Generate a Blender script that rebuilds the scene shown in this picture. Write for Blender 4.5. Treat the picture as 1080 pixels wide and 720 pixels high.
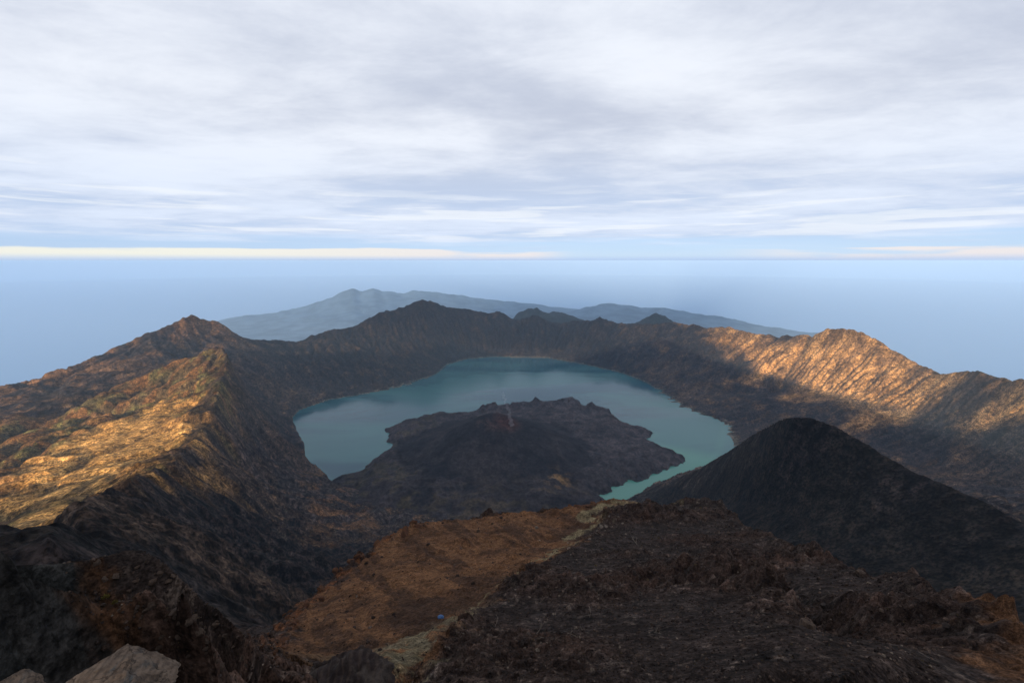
import bpy, math, random
import numpy as np

# ------------------------------------------------------------------ basics
scene = bpy.context.scene
for o in list(bpy.data.objects):
    bpy.data.objects.remove(o)
COL = scene.collection
rng = np.random.default_rng(7)
random.seed(7)

F = 440.0                       # focal length in photo pixels (1080 wide)
TILT = math.atan(85.0 / F)      # level line lies at row 275
ST, CT = math.sin(TILT), math.cos(TILT)
LAKE = -1720.0
SEA = -3726.0
SUN_EL = math.radians(10.0)
SUN_SIDE = math.radians(20.0)   # sun stands behind the viewer, this far to the left


def P(u, v, r):
    """ground point seen at photo pixel (u, v) at horizontal distance r"""
    s = (v - 360.0) / F
    X = (u - 540.0) / F
    y = CT - s * ST
    z = -ST - s * CT
    k = r / math.hypot(X, y)
    return (X * k, y * k, z * k)


def PZ(u, v, z):
    """ground point seen at photo pixel (u, v) at height z"""
    s = (v - 360.0) / F
    X = (u - 540.0) / F
    y = CT - s * ST
    dz = -ST - s * CT
    k = z / dz
    return (X * k, y * k, z)


# ------------------------------------------------------------------ noise
_perm = np.random.default_rng(11).permutation(4096).astype(np.int64)
_gang = np.random.default_rng(12).random(4096) * 2 * np.pi
_gx, _gy = np.cos(_gang), np.sin(_gang)


def gnoise(x, y, seed=0):
    x = x + seed * 37.31
    y = y - seed * 51.77
    xi = np.floor(x).astype(np.int64)
    yi = np.floor(y).astype(np.int64)
    fx = x - xi
    fy = y - yi
    u = fx * fx * fx * (fx * (fx * 6 - 15) + 10)
    v = fy * fy * fy * (fy * (fy * 6 - 15) + 10)

    def g(ix, iy, dx, dy):
        h = _perm[(_perm[ix & 4095] + iy) & 4095]
        return _gx[h] * dx + _gy[h] * dy
    a = g(xi, yi, fx, fy)
    b = g(xi + 1, yi, fx - 1, fy)
    c = g(xi, yi + 1, fx, fy - 1)
    d = g(xi + 1, yi + 1, fx - 1, fy - 1)
    return 1.5 * (a + u * (b - a) + v * (c - a) + u * v * (a - b - c + d))


def fbm(x, y, wl, octs, seed=0, gain=0.5, ridged=False, spacing=None):
    """fractal noise, base wavelength wl; octaves finer than the mesh spacing fade out"""
    out = np.zeros_like(x)
    amp = 1.0
    for i in range(octs):
        w = wl / 2 ** i
        n = gnoise(x / w, y / w, seed + i * 3)
        if ridged:
            n = 1.0 - 2.0 * np.abs(n)
        if spacing is not None:
            n = n * np.clip((w / spacing - 1.6) / 1.6, 0, 1)
        out += amp * n
        amp *= gain
    return out


def worley(x, y, wl, seed=0):
    """distance to nearest feature point and a random id value"""
    x = x / wl + seed * 17.3
    y = y / wl - seed * 9.1
    xi = np.floor(x).astype(np.int64)
    yi = np.floor(y).astype(np.int64)
    best = np.full(x.shape, 9.0)
    ident = np.zeros(x.shape)
    for dx in (-1, 0, 1):
        for dy in (-1, 0, 1):
            h = _perm[(_perm[(xi + dx) & 4095] + yi + dy) & 4095]
            h2 = _perm[(h + 77) & 4095]
            d = np.hypot(xi + dx + h / 4096.0 - x, yi + dy + h2 / 4096.0 - y)
            m = d < best
            best = np.where(m, d, best)
            ident = np.where(m, _perm[(h + 301) & 4095] / 4096.0, ident)
    return best, ident


def smooth(a, b, x):
    t = np.clip((x - a) / (b - a), 0, 1)
    return t * t * (3 - 2 * t)


def inpoly(x, y, poly):
    poly = [(p[0], p[1]) for p in poly]
    res = np.zeros(x.shape, bool)
    n = len(poly)
    for i in range(n):
        x0, y0 = poly[i]
        x1, y1 = poly[(i + 1) % n]
        if y0 == y1:
            continue
        c = (y0 > y) != (y1 > y)
        res ^= c & (x < (x1 - x0) * (y - y0) / (y1 - y0) + x0)
    return res


def polydist(x, y, line):
    best = np.full(x.shape, 1e12)
    for (a, b) in zip(line[:-1], line[1:]):
        ax, ay = a[0], a[1]
        dx, dy = b[0] - ax, b[1] - ay
        L2 = dx * dx + dy * dy + 1e-9
        t = np.clip(((x - ax) * dx + (y - ay) * dy) / L2, 0, 1)
        best = np.minimum(best, (x - ax - t * dx) ** 2 + (y - ay - t * dy) ** 2)
    return np.sqrt(best)


# ------------------------------------------------------------------ terrain feature lines
LINES = []          # polylines of (x, y, z)


def L(*pts):
    LINES.append([P(*p) for p in pts])


def W(*pts):
    LINES.append([tuple(map(float, p)) for p in pts])


def drop(line, k, dz):
    """second line beyond a crest: k times as far and dz (share of distance) lower"""
    out = []
    for p in line:
        q = P(*p)
        r = math.hypot(q[0], q[1])
        out.append((q[0] * k, q[1] * k, q[2] - dz * r))
    LINES.append(out)


# lake shore, all at lake level
SHORE_PX = [(345, 508), (335, 495), (322, 487), (320, 476), (318, 468), (310, 454), (306, 441), (313, 432),
            (345, 421), (375, 416), (410, 410), (440, 403), (458, 394), (470, 384), (490, 378), (515, 376),
            (540, 376), (580, 377), (620, 384), (655, 392), (680, 401), (692, 408), (705, 425), (725, 434),
            (750, 438), (765, 445), (762, 460), (757, 478), (742, 491), (720, 502), (690, 514), (665, 524)]
SHORE = [PZ(u, v, LAKE) for u, v in SHORE_PX]
NEAR_SHORE = [(900, 2750, LAKE), (500, 2550, LAKE), (0, 2480, LAKE), (-500, 2560, LAKE), (-950, 2800, LAKE)]
LAKEPOLY = SHORE + NEAR_SHORE
W(*[(p[0], p[1], LAKE + 1) for p in SHORE])
W(*[(p[0], p[1], LAKE + 25) for p in NEAR_SHORE])

# rim skyline, left peak and its outer flank
FLANK = [(-260, 470, 5000), (-120, 440, 5300), (0, 408, 5700), (30, 398, 5800), (55, 391, 5900), (80, 386, 6000),
         (115, 373, 6150), (147, 358, 6300), (173, 347, 6450), (197, 335, 6550), (204, 332, 6600)]
L(*FLANK)
drop(FLANK, 1.18, 0.085)
RIM1 = [(204, 332, 6600), (213, 337, 6620), (230, 342, 6650), (247, 353, 6650), (262, 362, 6700), (280, 358, 6800),
        (302, 363, 6900), (317, 363, 7000), (328, 355, 7100), (348, 351, 7250), (378, 345, 7400), (400, 331, 7600),
        (422, 325, 7750), (446, 316, 7900), (459, 320, 8000), (474, 326, 8100), (500, 328, 8200), (515, 331, 8250),
        (526, 328, 8300), (541, 337, 8350), (552, 337, 8350), (565, 332, 8350), (581, 342, 8350), (593, 342, 8300),
        (611, 338, 8250), (622, 339, 8200), (633, 336, 8150), (648, 342, 8050), (667, 344, 7900), (687, 342, 7750),
        (711, 342, 7600), (744, 348, 7350), (761, 347, 7200), (788, 350, 7000), (816, 355, 6750), (847, 357, 6450),
        (862, 354, 6250), (876, 349, 6100), (889, 348, 6000), (905, 351, 5900), (917, 358, 5800), (940, 372, 5650),
        (967, 387, 5450), (990, 399, 5200), (1006, 394, 5050), (1018, 392, 5000), (1030, 396, 4900), (1045, 401, 4800),
        (1060, 402, 4700), (1080, 403, 4600), (1150, 415, 4300), (1260, 440, 3900), (1450, 500, 3400)]
L(*RIM1)
drop(RIM1, 1.16, 0.07)
# far peaks showing over the rim
FARPK = [(535, 345, 11200), (545, 336, 11300), (556, 330, 11400), (566, 328, 11500), (575, 333, 11500),
         (585, 330, 11600), (600, 336, 11600), (625, 343, 11700)]
L(*FARPK)
drop(FARPK, 1.12, 0.05)
FARPK2 = [(672, 345, 10600), (685, 337, 10500), (690, 335, 10500), (700, 339, 10500), (712, 345, 10400)]
L(*FARPK2)
drop(FARPK2, 1.12, 0.05)
# outer slopes run down to the sea
for az0, az1, rr, zz in ((-75, 75, 14500, -3760), (-100, 100, 19000, -3800)):
    W(*[(rr * math.sin(math.radians(a)), rr * math.cos(math.radians(a)), zz) for a in range(az0, az1 + 1, 3)])

# second ridge on the left: hump, its left-running crest, and the caldera crest coming to the viewer
HUMP = [(0, 452, 4050), (50, 437, 4080), (100, 419, 4120), (133, 407, 4150), (167, 391, 4180), (200, 374, 4230),
        (215, 368, 4260), (227, 365, 4280)]
L((-200, 510, 3900), *HUMP)
L((0, 446, 4700), (70, 425, 4800), (133, 402, 4900), (190, 380, 5000), (230, 372, 5100))      # valley behind it
CREST = [(227, 365, 4280), (236, 369, 4200), (240, 383, 3900), (236, 400, 3500), (229, 425, 3050), (218, 450, 2600),
         (205, 475, 2150), (180, 502, 1650), (140, 528, 1200), (105, 548, 900), (75, 572, 620), (55, 592, 430)]
L(*CREST)
# broad golden slope left of that crest
L((-150, 530, 3200), (0, 478, 3300), (70, 452, 3500), (130, 428, 3700), (180, 404, 3950))
L((-150, 600, 2300), (0, 512, 2400), (70, 488, 2550), (140, 462, 2800), (190, 440, 3000))
L((-150, 680, 1500), (0, 560, 1500), (60, 540, 1550), (120, 515, 1700), (170, 490, 1900))
L((-150, 700, 900), (0, 600, 900), (50, 580, 900))
W((-9000, -3000, -3000), (-10500, 2000, -3300), (-10500, 5000, -3300))
W((-5600, 0, -2150), (-5800, 2500, -2050), (-5600, 4300, -1900))
# inner wall below that crest, down to the valley
L((244, 392, 4350), (262, 412, 4500), (283, 428, 4650), (303, 442, 4980))
L((262, 440, 4000), (290, 462, 4080), (316, 480, 4150))
L((252, 470, 3100), (290, 488, 3300), (325, 505, 3400))
L((240, 500, 2500), (290, 520, 2750), (350, 525, 2950))
L((235, 540, 1700), (290, 550, 2000), (350, 552, 2300), (398, 548, 2600))
L((200, 575, 1150), (260, 590, 1350), (320, 592, 1600), (375, 580, 2000))
VALLEY = [(410, 560, 2500), (395, 575, 2100), (362, 605, 1450), (330, 640, 950), (300, 668, 560), (282, 690, 330)]
L(*VALLEY)

# foreground: brown ridge and dark scree crest
FCREST = [(268, 715, 95), (278, 688, 108), (300, 655, 140), (330, 632, 160), (365, 600, 192), (400, 574, 220),
          (420, 562, 232), (440, 553, 242), (470, 551, 248), (500, 549, 252), (530, 546, 256), (560, 543, 260),
          (590, 540, 263), (615, 535, 268), (640, 529, 276), (660, 530, 280), (680, 536, 280), (692, 540, 280),
          (705, 537, 282), (725, 529, 284), (745, 525, 285), (760, 530, 282), (770, 545, 266), (785, 557, 246),
          (800, 566, 226), (830, 578, 202), (860, 590, 180), (890, 604, 164), (920, 614, 148), (950, 622, 138),
          (975, 634, 124), (1000, 642, 116), (1020, 648, 110), (1045, 650, 106), (1060, 655, 102), (1068, 668, 94),
          (1090, 690, 84), (1140, 730, 70), (1250, 820, 50)]
L(*FCREST)
drop(FCREST, 1.09, 0.075)
drop(FCREST, 1.40, 0.42)
drop([p for p in FCREST if 420 < p[0] < 760], 2.6, 1.75)
L((700, 590, 168), (760, 590, 172), (800, 605, 150), (850, 630, 118))
L((440, 600, 160), (500, 590, 178), (560, 575, 205), (620, 555, 240))
L((300, 700, 92), (350, 680, 98), (400, 650, 110), (450, 625, 128), (500, 605, 150), (560, 586, 180), (610, 565, 215))
L((330, 722, 74), (400, 690, 80), (440, 672, 86), (480, 648, 98), (520, 622, 122), (560, 600, 150), (620, 566, 205))
L((420, 740, 50), (445, 712, 55), (475, 690, 61), (505, 655, 76), (535, 630, 96), (575, 598, 136), (630, 563, 195))
L((520, 700, 52), (600, 660, 74), (640, 620, 104), (680, 580, 158))
L((560, 740, 36), (660, 720, 41), (700, 680, 56), (720, 640, 80), (740, 600, 128))
L((760, 735, 36), (820, 700, 46), (850, 660, 68), (830, 630, 96), (790, 590, 150))
# little gully between two dark spurs on the right
L((780, 600, 150), (815, 622, 130), (850, 645, 112), (880, 690, 84))
L((880, 720, 44), (940, 690, 58), (1000, 680, 72), (1050, 690, 74))
L((900, 640, 112), (950, 655, 98), (1000, 668, 86))
L((1000, 740, 42), (1100, 760, 40))
# near rocks on the left and the ground under the viewer
OUTC = [(-260, 640, 40), (-120, 612, 44), (0, 604, 45), (60, 600, 45), (100, 594, 45), (135, 584, 46), (150, 583, 46),
        (170, 596, 43), (190, 614, 41), (215, 640, 37), (240, 660, 33), (258, 676, 31), (275, 700, 27), (290, 730, 23)]
L(*OUTC)
drop(OUTC, 1.12, 0.12)
drop(OUTC, 1.6, 0.6)
L((-100, 680, 18), (0, 668, 20), (60, 664, 21), (100, 664, 22), (140, 668, 22), (190, 690, 20), (230, 720, 18))
L((-100, 720, 6.0), (0, 716, 6.0), (60, 722, 5.5), (130, 728, 5.2), (200, 750, 5.0), (300, 800, 5.0))
W(*[(1.2 * math.sin(t), 1.2 * math.cos(t), -2.0) for t in np.linspace(-1.4, 1.4, 12)])
L((300, 860, 6.0), (540, 870, 6.0), (800, 870, 6.0), (1000, 860, 6.5))
L((420, 800, 14), (540, 800, 15), (700, 800, 16), (900, 800, 18))
L((300, 748, 20), (360, 735, 22), (430, 742, 24))

# dark hill on the right
HILL = [(665, 524, 3040), (700, 509, 2650), (735, 495, 2350), (770, 475, 2020), (800, 457, 1760), (825, 444, 1560),
        (838, 443, 1480), (858, 443, 1460), (880, 452, 1430), (905, 466, 1390), (930, 482, 1350), (965, 503, 1300),
        (1000, 516, 1240), (1045, 536, 1190), (1080, 556, 1140), (1180, 610, 1000), (1320, 690, 800)]
L(*HILL)
drop(HILL[3:], 1.25, 0.17)
L((700, 545, 2250), (740, 530, 1900), (790, 530, 1500), (850, 553, 1240), (920, 575, 1130), (1000, 612, 1020), (1080, 655, 880), (1250, 740, 640))
L((700, 590, 1500), (760, 590, 1250), (830, 610, 1050), (920, 640, 900), (1000, 672, 760), (1080, 712, 640))
# floor behind the hill and lower inner wall on the right
L((757, 478, 4080), (800, 486, 4250), (850, 488, 4300), (900, 484, 4350), (950, 496, 4150), (1000, 512, 3900), (1080, 530, 3500), (1250, 575, 2700))
L((770, 420, 5700), (830, 418, 5600), (890, 425, 5150), (960, 440, 4800), (1030, 455, 4350), (1090, 462, 4000))

# mountain body behind the viewer: its ridge throws the great shadow into the caldera
cs, ss = math.cos(SUN_SIDE), math.sin(SUN_SIDE)


def A(a, b, h):
    return (a * cs + b * ss, -a * ss + b * cs, h)


RIDGE = [(-9000, -2500, -2500), (-6000, -1600, -1900), (-4000, -1100, -1350), (-3000, -800, -1000), (-2200, -560, -720),
         (-1500, -380, -480), (-900, -240, -290), (-400, -130, -110), (-150, -80, -24), (-60, -65, 5), (-20, -62, 9), (30, -60, 8), (70, -65, 1),
         (200, -90, -60), (350, -120, -125), (600, -160, -190), (1100, -300, -290), (1550, -390, -425), (2000, -480, -455), (2800, -650, -470), (3500, -800, -490),
         (4500, -1000, -520), (6000, -1400, -800), (9000, -2500, -2000)]
W(*[A(*p) for p in RIDGE])
W(*[A(a, b - 600 - 0.2 * abs(a), h - 420) for a, b, h in RIDGE])
W(*[A(a, -14000, -3500) for a in range(-12000, 12001, 800)])
W(*[(1.2 * math.sin(t), 1.2 * math.cos(t), -1.9) for t in np.linspace(math.pi / 2, 1.5 * math.pi, 20)])


# ------------------------------------------------------------------ membrane through the lines, in log-polar coordinates
LR0, LR1 = math.log(0.9), math.log(30000.0)


def solve():
    Z = None
    for n_az, iters in ((90, 500), (180, 400), (360, 350), (720, 300), (1440, 160)):
        da = 2 * math.pi / n_az
        dr = max(da * 1.0, 0.0065)
        n_r = int((LR1 - LR0) / dr) + 1
        dr = (LR1 - LR0) / (n_r - 1)
        acc = np.zeros((n_az, n_r))
        cnt = np.zeros((n_az, n_r))
        for line in LINES:
            for p, q in zip(line[:-1], line[1:]):
                d = math.hypot(q[0] - p[0], q[1] - p[1])
                rm = max(0.5, min(math.hypot(p[0], p[1]), math.hypot(q[0], q[1])))
                k = int(d / (rm * min(da, dr) * 0.4)) + 2
                k = min(k, 4000)
                t = np.linspace(0, 1, k)
                x = p[0] + (q[0] - p[0]) * t
                y = p[1] + (q[1] - p[1]) * t
                z = p[2] + (q[2] - p[2]) * t
                i = np.round((np.arctan2(x, y) + math.pi) / da).astype(int) % n_az
                j = np.clip(np.round((np.log(np.hypot(x, y)) - LR0) / dr).astype(int), 0, n_r - 1)
                np.add.at(acc, (i, j), z)
                np.add.at(cnt, (i, j), 1)
        ga = np.arange(n_az) * da - math.pi
        gr = np.exp(LR0 + np.arange(n_r) * dr)
        gx = np.sin(ga)[:, None] * gr[None, :]
        gy = np.cos(ga)[:, None] * gr[None, :]
        lake = inpoly(gx, gy, LAKEPOLY) & (cnt == 0)
        acc[lake] = LAKE - 45
        cnt[lake] = 1
        acc[:, -1] = SEA - 70
        cnt[:, -1] = 1
        fix = cnt > 0
        val = np.where(fix, acc / np.maximum(cnt, 1), 0)
        if Z is None:
            Z = np.where(fix, val, -1200.0)
        else:
            oa, orr = Z.shape
            fi = np.arange(n_az) * oa / n_az
            i0 = np.floor(fi).astype(int)
            ti = (fi - i0)[:, None]
            fj = np.arange(n_r) * (orr - 1) / (n_r - 1)
            j0 = np.minimum(np.floor(fj).astype(int), orr - 2)
            tj = (fj - j0)[None, :]
            za = Z[i0 % oa] * (1 - ti) + Z[(i0 + 1) % oa] * ti
            Z = za[:, j0] * (1 - tj) + za[:, j0 + 1] * tj
            Z = np.where(fix, val, Z)
        wa, wr = 1 / da ** 2, 1 / dr ** 2
        for _ in range(iters):
            N = wa * (np.roll(Z, 1, 0) + np.roll(Z, -1, 0))
            N[:, 1:-1] += wr * (Z[:, 2:] + Z[:, :-2])
            N[:, 0] += 2 * wr * Z[:, 1]
            N[:, -1] += 2 * wr * Z[:, -2]
            Z = np.where(fix, val, N / (2 * wa + 2 * wr))
    return Z, da, dr


BASE, BDA, BDR = solve()


def base_z(x, y):
    fi = (np.arctan2(x, y) + math.pi) / BDA
    fj = np.clip((np.log(np.maximum(np.hypot(x, y), 0.9)) - LR0) / BDR, 0, BASE.shape[1] - 1.001)
    i0 = np.floor(fi).astype(int)
    j0 = np.floor(fj).astype(int)
    ti, tj = fi - i0, fj - j0
    n = BASE.shape[0]
    a, b = BASE[i0 % n, j0], BASE[i0 % n, j0 + 1]
    c, d = BASE[(i0 + 1) % n, j0], BASE[(i0 + 1) % n, j0 + 1]
    return (a * (1 - tj) + b * tj) * (1 - ti) + (c * (1 - tj) + d * tj) * ti


# ------------------------------------------------------------------ water erosion of the large forms (regular grid)
EX0, EX1, EY0, EY1, EC = -8200.0, 8200.0, 250.0, 9800.0, 15.0


def erode():
    nx, ny = int((EX1 - EX0) / EC), int((EY1 - EY0) / EC)
    gx, gy = np.meshgrid(EX0 + np.arange(nx) * EC, EY0 + np.arange(ny) * EC, indexing='ij')
    H0 = base_z(gx, gy)
    above = np.clip((H0 - LAKE) / 120.0, 0, 1)
    H = H0 + above * (fbm(gx, gy, 900, 6, 5, 0.52) * 34 + fbm(gx, gy, 260, 4, 9, 0.5, True) * 9)
    H /= EC
    S = H.copy()
    r = np.random.default_rng(3)
    flat = H.ravel()
    for batch in range(36):
        n = 16000
        px = r.random(n) * (nx - 3) + 1
        py = r.random(n) * (ny - 3) + 1
        dx = np.zeros(n)
        dy = np.zeros(n)
        vel = np.ones(n)
        wat = np.ones(n)
        sed = np.zeros(n)
        for step in range(70):
            ix = px.astype(int)
            iy = py.astype(int)
            u, v = px - ix, py - iy
            k = ix * ny + iy
            a, b, c, d = flat[k], flat[k + ny], flat[k + 1], flat[k + ny + 1]
            gxx = (b - a) * (1 - v) + (d - c) * v
            gyy = (c - a) * (1 - u) + (d - b) * u
            h = a * (1 - u) * (1 - v) + b * u * (1 - v) + c * (1 - u) * v + d * u * v
            dx = dx * 0.12 - gxx * 0.88
            dy = dy * 0.12 - gyy * 0.88
            l = np.hypot(dx, dy) + 1e-9
            dx /= l
            dy /= l
            qx = np.clip(px + dx, 1, nx - 2.001)
            qy = np.clip(py + dy, 1, ny - 2.001)
            jx = qx.astype(int)
            jy = qy.astype(int)
            uu, vv = qx - jx, qy - jy
            kk = jx * ny + jy
            hn = (flat[kk] * (1 - uu) * (1 - vv) + flat[kk + ny] * uu * (1 - vv) + flat[kk + 1] * (1 - uu) * vv + flat[kk + ny + 1] * uu * vv)
            dh = hn - h
            cap = np.maximum(-dh, 0.01) * vel * wat * 5.0
            dep = np.where(dh > 0, np.minimum(dh, sed), np.where(sed > cap, (sed - cap) * 0.25, -np.minimum((cap - sed) * 0.3, np.maximum(-dh, 0) * 0.5)))
            sed -= dep
            dep = np.clip(dep, -0.12, 0.12) * 0.8
            w4 = ((k, (1 - u) * (1 - v)), (k + ny, u * (1 - v)), (k + 1, (1 - u) * v), (k + ny + 1, u * v))
            add = np.zeros_like(flat)
            idx = np.concatenate([q[0] for q in w4])
            wgt = np.concatenate([q[1] * dep for q in w4])
            flat += np.bincount(idx, weights=wgt, minlength=flat.size)
            vel = np.sqrt(np.clip(vel * vel - dh * 2.0, 0.02, 9.0))
            wat *= 0.985
            px, py = qx, qy
    H = flat.reshape(nx, ny)
    D = (H - S) * EC
    D = np.clip(D, -55, 30)
    for _ in range(1):
        D[1:-1, 1:-1] = (D[1:-1, 1:-1] * 4 + D[2:, 1:-1] + D[:-2, 1:-1] + D[1:-1, 2:] + D[1:-1, :-2]) / 8
    # streaks that follow the fall line: noise averaged along the slope direction
    G = S.copy()
    for _ in range(6):
        G[1:-1, 1:-1] = (G[2:, 1:-1] + G[:-2, 1:-1] + G[1:-1, 2:] + G[1:-1, :-2]) / 4
    gu, gv = np.gradient(G)
    l = np.hypot(gu, gv) + 1e-6
    gu, gv = gu / l, gv / l
    rn = np.random.default_rng(8)
    out = []
    for soften, steps in ((0, 11), (2, 20)):
        T = rn.standard_normal((nx, ny))
        for _ in range(soften * 3):
            T[1:-1, 1:-1] = (T[2:, 1:-1] + T[:-2, 1:-1] + T[1:-1, 2:] + T[1:-1, :-2] + T[1:-1, 1:-1]) / 5
        acc = T.copy()
        for sgn in (1, -1):
            px, py = np.meshgrid(np.arange(nx, dtype=float), np.arange(ny, dtype=float), indexing='ij')
            for _ in range(steps):
                ix, iy = px.astype(int), py.astype(int)
                px = np.clip(px + sgn * gu[ix, iy] * 1.2, 0, nx - 1.01)
                py = np.clip(py + sgn * gv[ix, iy] * 1.2, 0, ny - 1.01)
                acc += T[px.astype(int), py.astype(int)]
        out.append(acc / acc.std())
    return (S * EC - H0) + D * 1.35, D, out[0], out[1]


ERO, ERD, STK1, STK2 = erode()


def grid_sample(G, x, y):
    fx = np.clip((x - EX0) / EC, 0, G.shape[0] - 1.001)
    fy = np.clip((y - EY0) / EC, 0, G.shape[1] - 1.001)
    i, j = fx.astype(int), fy.astype(int)
    u, v = fx - i, fy - j
    return (G[i, j] * (1 - u) * (1 - v) + G[i + 1, j] * u * (1 - v) + G[i, j + 1] * (1 - u) * v + G[i + 1, j + 1] * u * v)


BROWN = [P(*p) for p in ((262, 722, 92), (278, 688, 112), (330, 632, 166), (400, 574, 228), (440, 553, 252), (560, 543, 270),
                         (640, 527, 290), (692, 535, 295), (684, 541, 272), (655, 541, 262), (620, 562, 213), (572, 596, 142), (532, 628, 100),
                         (502, 652, 80), (472, 685, 63), (445, 706, 57), (415, 742, 51), (330, 760, 45))]
PATHL = [P(*p) for p in ((690, 541, 272), (672, 535, 278), (648, 540, 264), (620, 555, 226), (586, 576, 176), (558, 596, 140), (528, 618, 114), (494, 642, 92),
                         (466, 664, 78), (444, 684, 67), (424, 704, 59), (400, 735, 52))]


GULLY = [P(*p) for p in ((785, 592, 168), (800, 602, 155), (822, 620, 134), (848, 640, 116), (868, 670, 96), (885, 705, 72))]


def xy(poly):
    return [(p[0], p[1]) for p in poly]


def wander(x, y, r):
    return x + r * 0.05 * fbm(x, y, 38, 5, 221, 0.6), y + r * 0.05 * fbm(x, y, 38, 5, 225, 0.6)


def near_extra(x, y, r, sp):
    """rock detail of the foreground"""
    q = r / 100.0
    wx, wy = wander(x, y, r)
    brown = inpoly(wx, wy, BROWN).astype(float)
    sd = polydist(wx, wy, [(p[0], p[1]) for p in PATHL])
    rough = np.where(brown > 0, 0.30 + 0.0 * r, 1.0)
    left = smooth(0, 1, (-x - 3) / 6) * smooth(60, 50, r)
    rough = np.clip(rough + left * 0.8, 0, 1.8) * np.clip(0.6 + 1.5 * gnoise(x / 34, y / 34, 15), 0.06, 1.45)
    n = fbm(x, y, 34.0, 9, 21, 0.55, False, sp) * 2.6
    n += fbm(x + 4 * gnoise(x / 9, y / 9, 3), y, 22.0, 8, 41, 0.5, True, sp) * 1.0 * rough
    n *= np.clip(r / 55.0, 0.03, 1.0) * (0.35 + 0.65 * rough)
    n += fbm(x, y, 75.0, 4, 231, 0.5) * 3.4 * rough * np.clip(r / 90, 0.05, 1)
    # blocky stones
    for wl, amp, sd_ in ((7.5, 2.8, 4), (4.0, 2.2, 1), (1.9, 1.2, 2), (0.85, 0.6, 3)):
        d, ident = worley(x + 0.3 * wl * gnoise(x / wl, y / wl, 8), y, wl, sd_)
        bump = np.clip(1 - d / 0.62, 0, 1) ** 0.6 * np.where(ident > 0.55, ident, 0.15)
        n += amp * bump * rough * np.clip(wl / sp / 5, 0, 1) * np.clip((r - 6 * wl) / (wl * 14), 0.0, 1.0)
    # knobbly crest, broken step along the dark scree, cut gully
    cd = polydist(x, y, xy([P(*p) for p in FCREST])) / np.maximum(r, 20)
    cr = smooth(0.075, 0.01, cd) * smooth(60, 90, r)
    for wl, amp, sd_ in ((9.0, 3.4, 11), (4.0, 1.7, 12)):
        d, ident = worley(x + 0.35 * wl * gnoise(x / wl, y / wl, 18), y, wl, sd_)
        n += cr * amp * np.clip(1 - d / 0.7, 0, 1) ** 0.6 * np.where(ident > 0.45, ident, 0.1) * (1 - 0.35 * brown)
    lip = np.where(brown > 0, smooth(1.2, 0.0, sd), smooth(9, 1.0, sd)) * smooth(280, 240, r)
    n += lip * np.clip(1.6 + 2.2 * gnoise(x / 9, y / 9, 53) + 1.0 * gnoise(x / 3.5, y / 3.5, 54), 0, 4) * (1 - brown)
    gd = polydist(x + 2 * gnoise(x / 8, y / 8, 61), y + 2 * gnoise(x / 8, y / 8, 62), xy(GULLY))
    n -= 5.0 * np.exp(-(gd / 4.5) ** 2)
    # small runnels on the brown face
    n *= smooth(2.0, 14.0, r)
    e = fbm(x * 0.86 + y * 0.5, (y * 0.86 - x * 0.5) * 0.22, 9.0, 4, 77, 0.55, True, sp)
    n += np.where(brown > 0, e * 0.9, 0)
    return n


GRASS = [P(*p) for p in ((-150, 760, 900), (-150, 530, 3200), (-100, 500, 4200), (0, 452, 4150), (100, 420, 4250), (167, 392, 4350), (205, 372, 4400), (232, 366, 4350),
                         (240, 383, 3950), (228, 420, 3200), (208, 450, 2800), (196, 480, 2200), (160, 512, 1700), (100, 540, 1100))]
GOLD = [P(*p) for p in ((-150, 640, 1500), (0, 520, 2350), (60, 478, 2900), (120, 448, 3200), (170, 424, 3500), (205, 420, 3250), (205, 455, 2700),
                        (190, 480, 2200), (140, 512, 1750), (80, 538, 1400), (0, 566, 1300))]
SCRUB_SHADE = [P(*p) for p in ((243, 380, 4000), (238, 400, 3500), (230, 425, 3050), (219, 450, 2600), (200, 482, 2050), (186, 486, 2000), (192, 462, 2550), (197, 435, 2980), (212, 410, 3420))]
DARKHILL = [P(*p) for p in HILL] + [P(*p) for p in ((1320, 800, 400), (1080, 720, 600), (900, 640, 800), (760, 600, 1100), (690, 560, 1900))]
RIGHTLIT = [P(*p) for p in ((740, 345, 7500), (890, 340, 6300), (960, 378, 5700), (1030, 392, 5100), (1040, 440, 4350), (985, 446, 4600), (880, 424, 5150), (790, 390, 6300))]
BENCH = [P(*p) for p in ((330, 515, 3150), (395, 535, 2800), (400, 575, 2200), (350, 600, 1600), (320, 560, 2100))]


def leftgrass(x, y):
    d = polydist(x, y, xy(GRASS + GRASS[:1]))
    return np.where(inpoly(x, y, GRASS), smooth(0, 220, d), 0.0)


def softgold(x, y):
    d = polydist(x, y, xy(GOLD + GOLD[:1]))
    return np.where(inpoly(x, y, GOLD), smooth(0, 200, d), 0.0)


CARVES = [([(118, 410, 4450), (60, 431, 4200), (0, 463, 3900), (-90, 505, 3600)], 95, 105),
          ([(168, 397, 4080), (110, 425, 3850), (55, 450, 3650), (0, 480, 3400), (-70, 520, 3000)], 70, 80),
          ([(160, 428, 3500), (110, 446, 3450), (60, 464, 3300), (0, 496, 2950)], 50, 60),
          ([(205, 438, 2900), (150, 466, 2800), (90, 494, 2550), (30, 526, 2150)], 18, 36),
          ([(70, 400, 5600), (60, 412, 5300), (55, 424, 5000)], 60, 70),
          ([(215, 345, 6500), (208, 360, 6100), (185, 378, 5600), (140, 398, 5100)], 70, 120),
          ([(856, 357, 6380), (843, 382, 6150), (830, 400, 5950), (815, 420, 5700)], 85, 62),
          ([(820, 357, 6680), (806, 374, 6480), (790, 392, 6250)], 60, 55),
          ([(776, 352, 7000), (764, 372, 6750)], 40, 50),
          ([(1062, 404, 4660), (1057, 418, 4540), (1050, 432, 4400)], 60, 40)]
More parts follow.
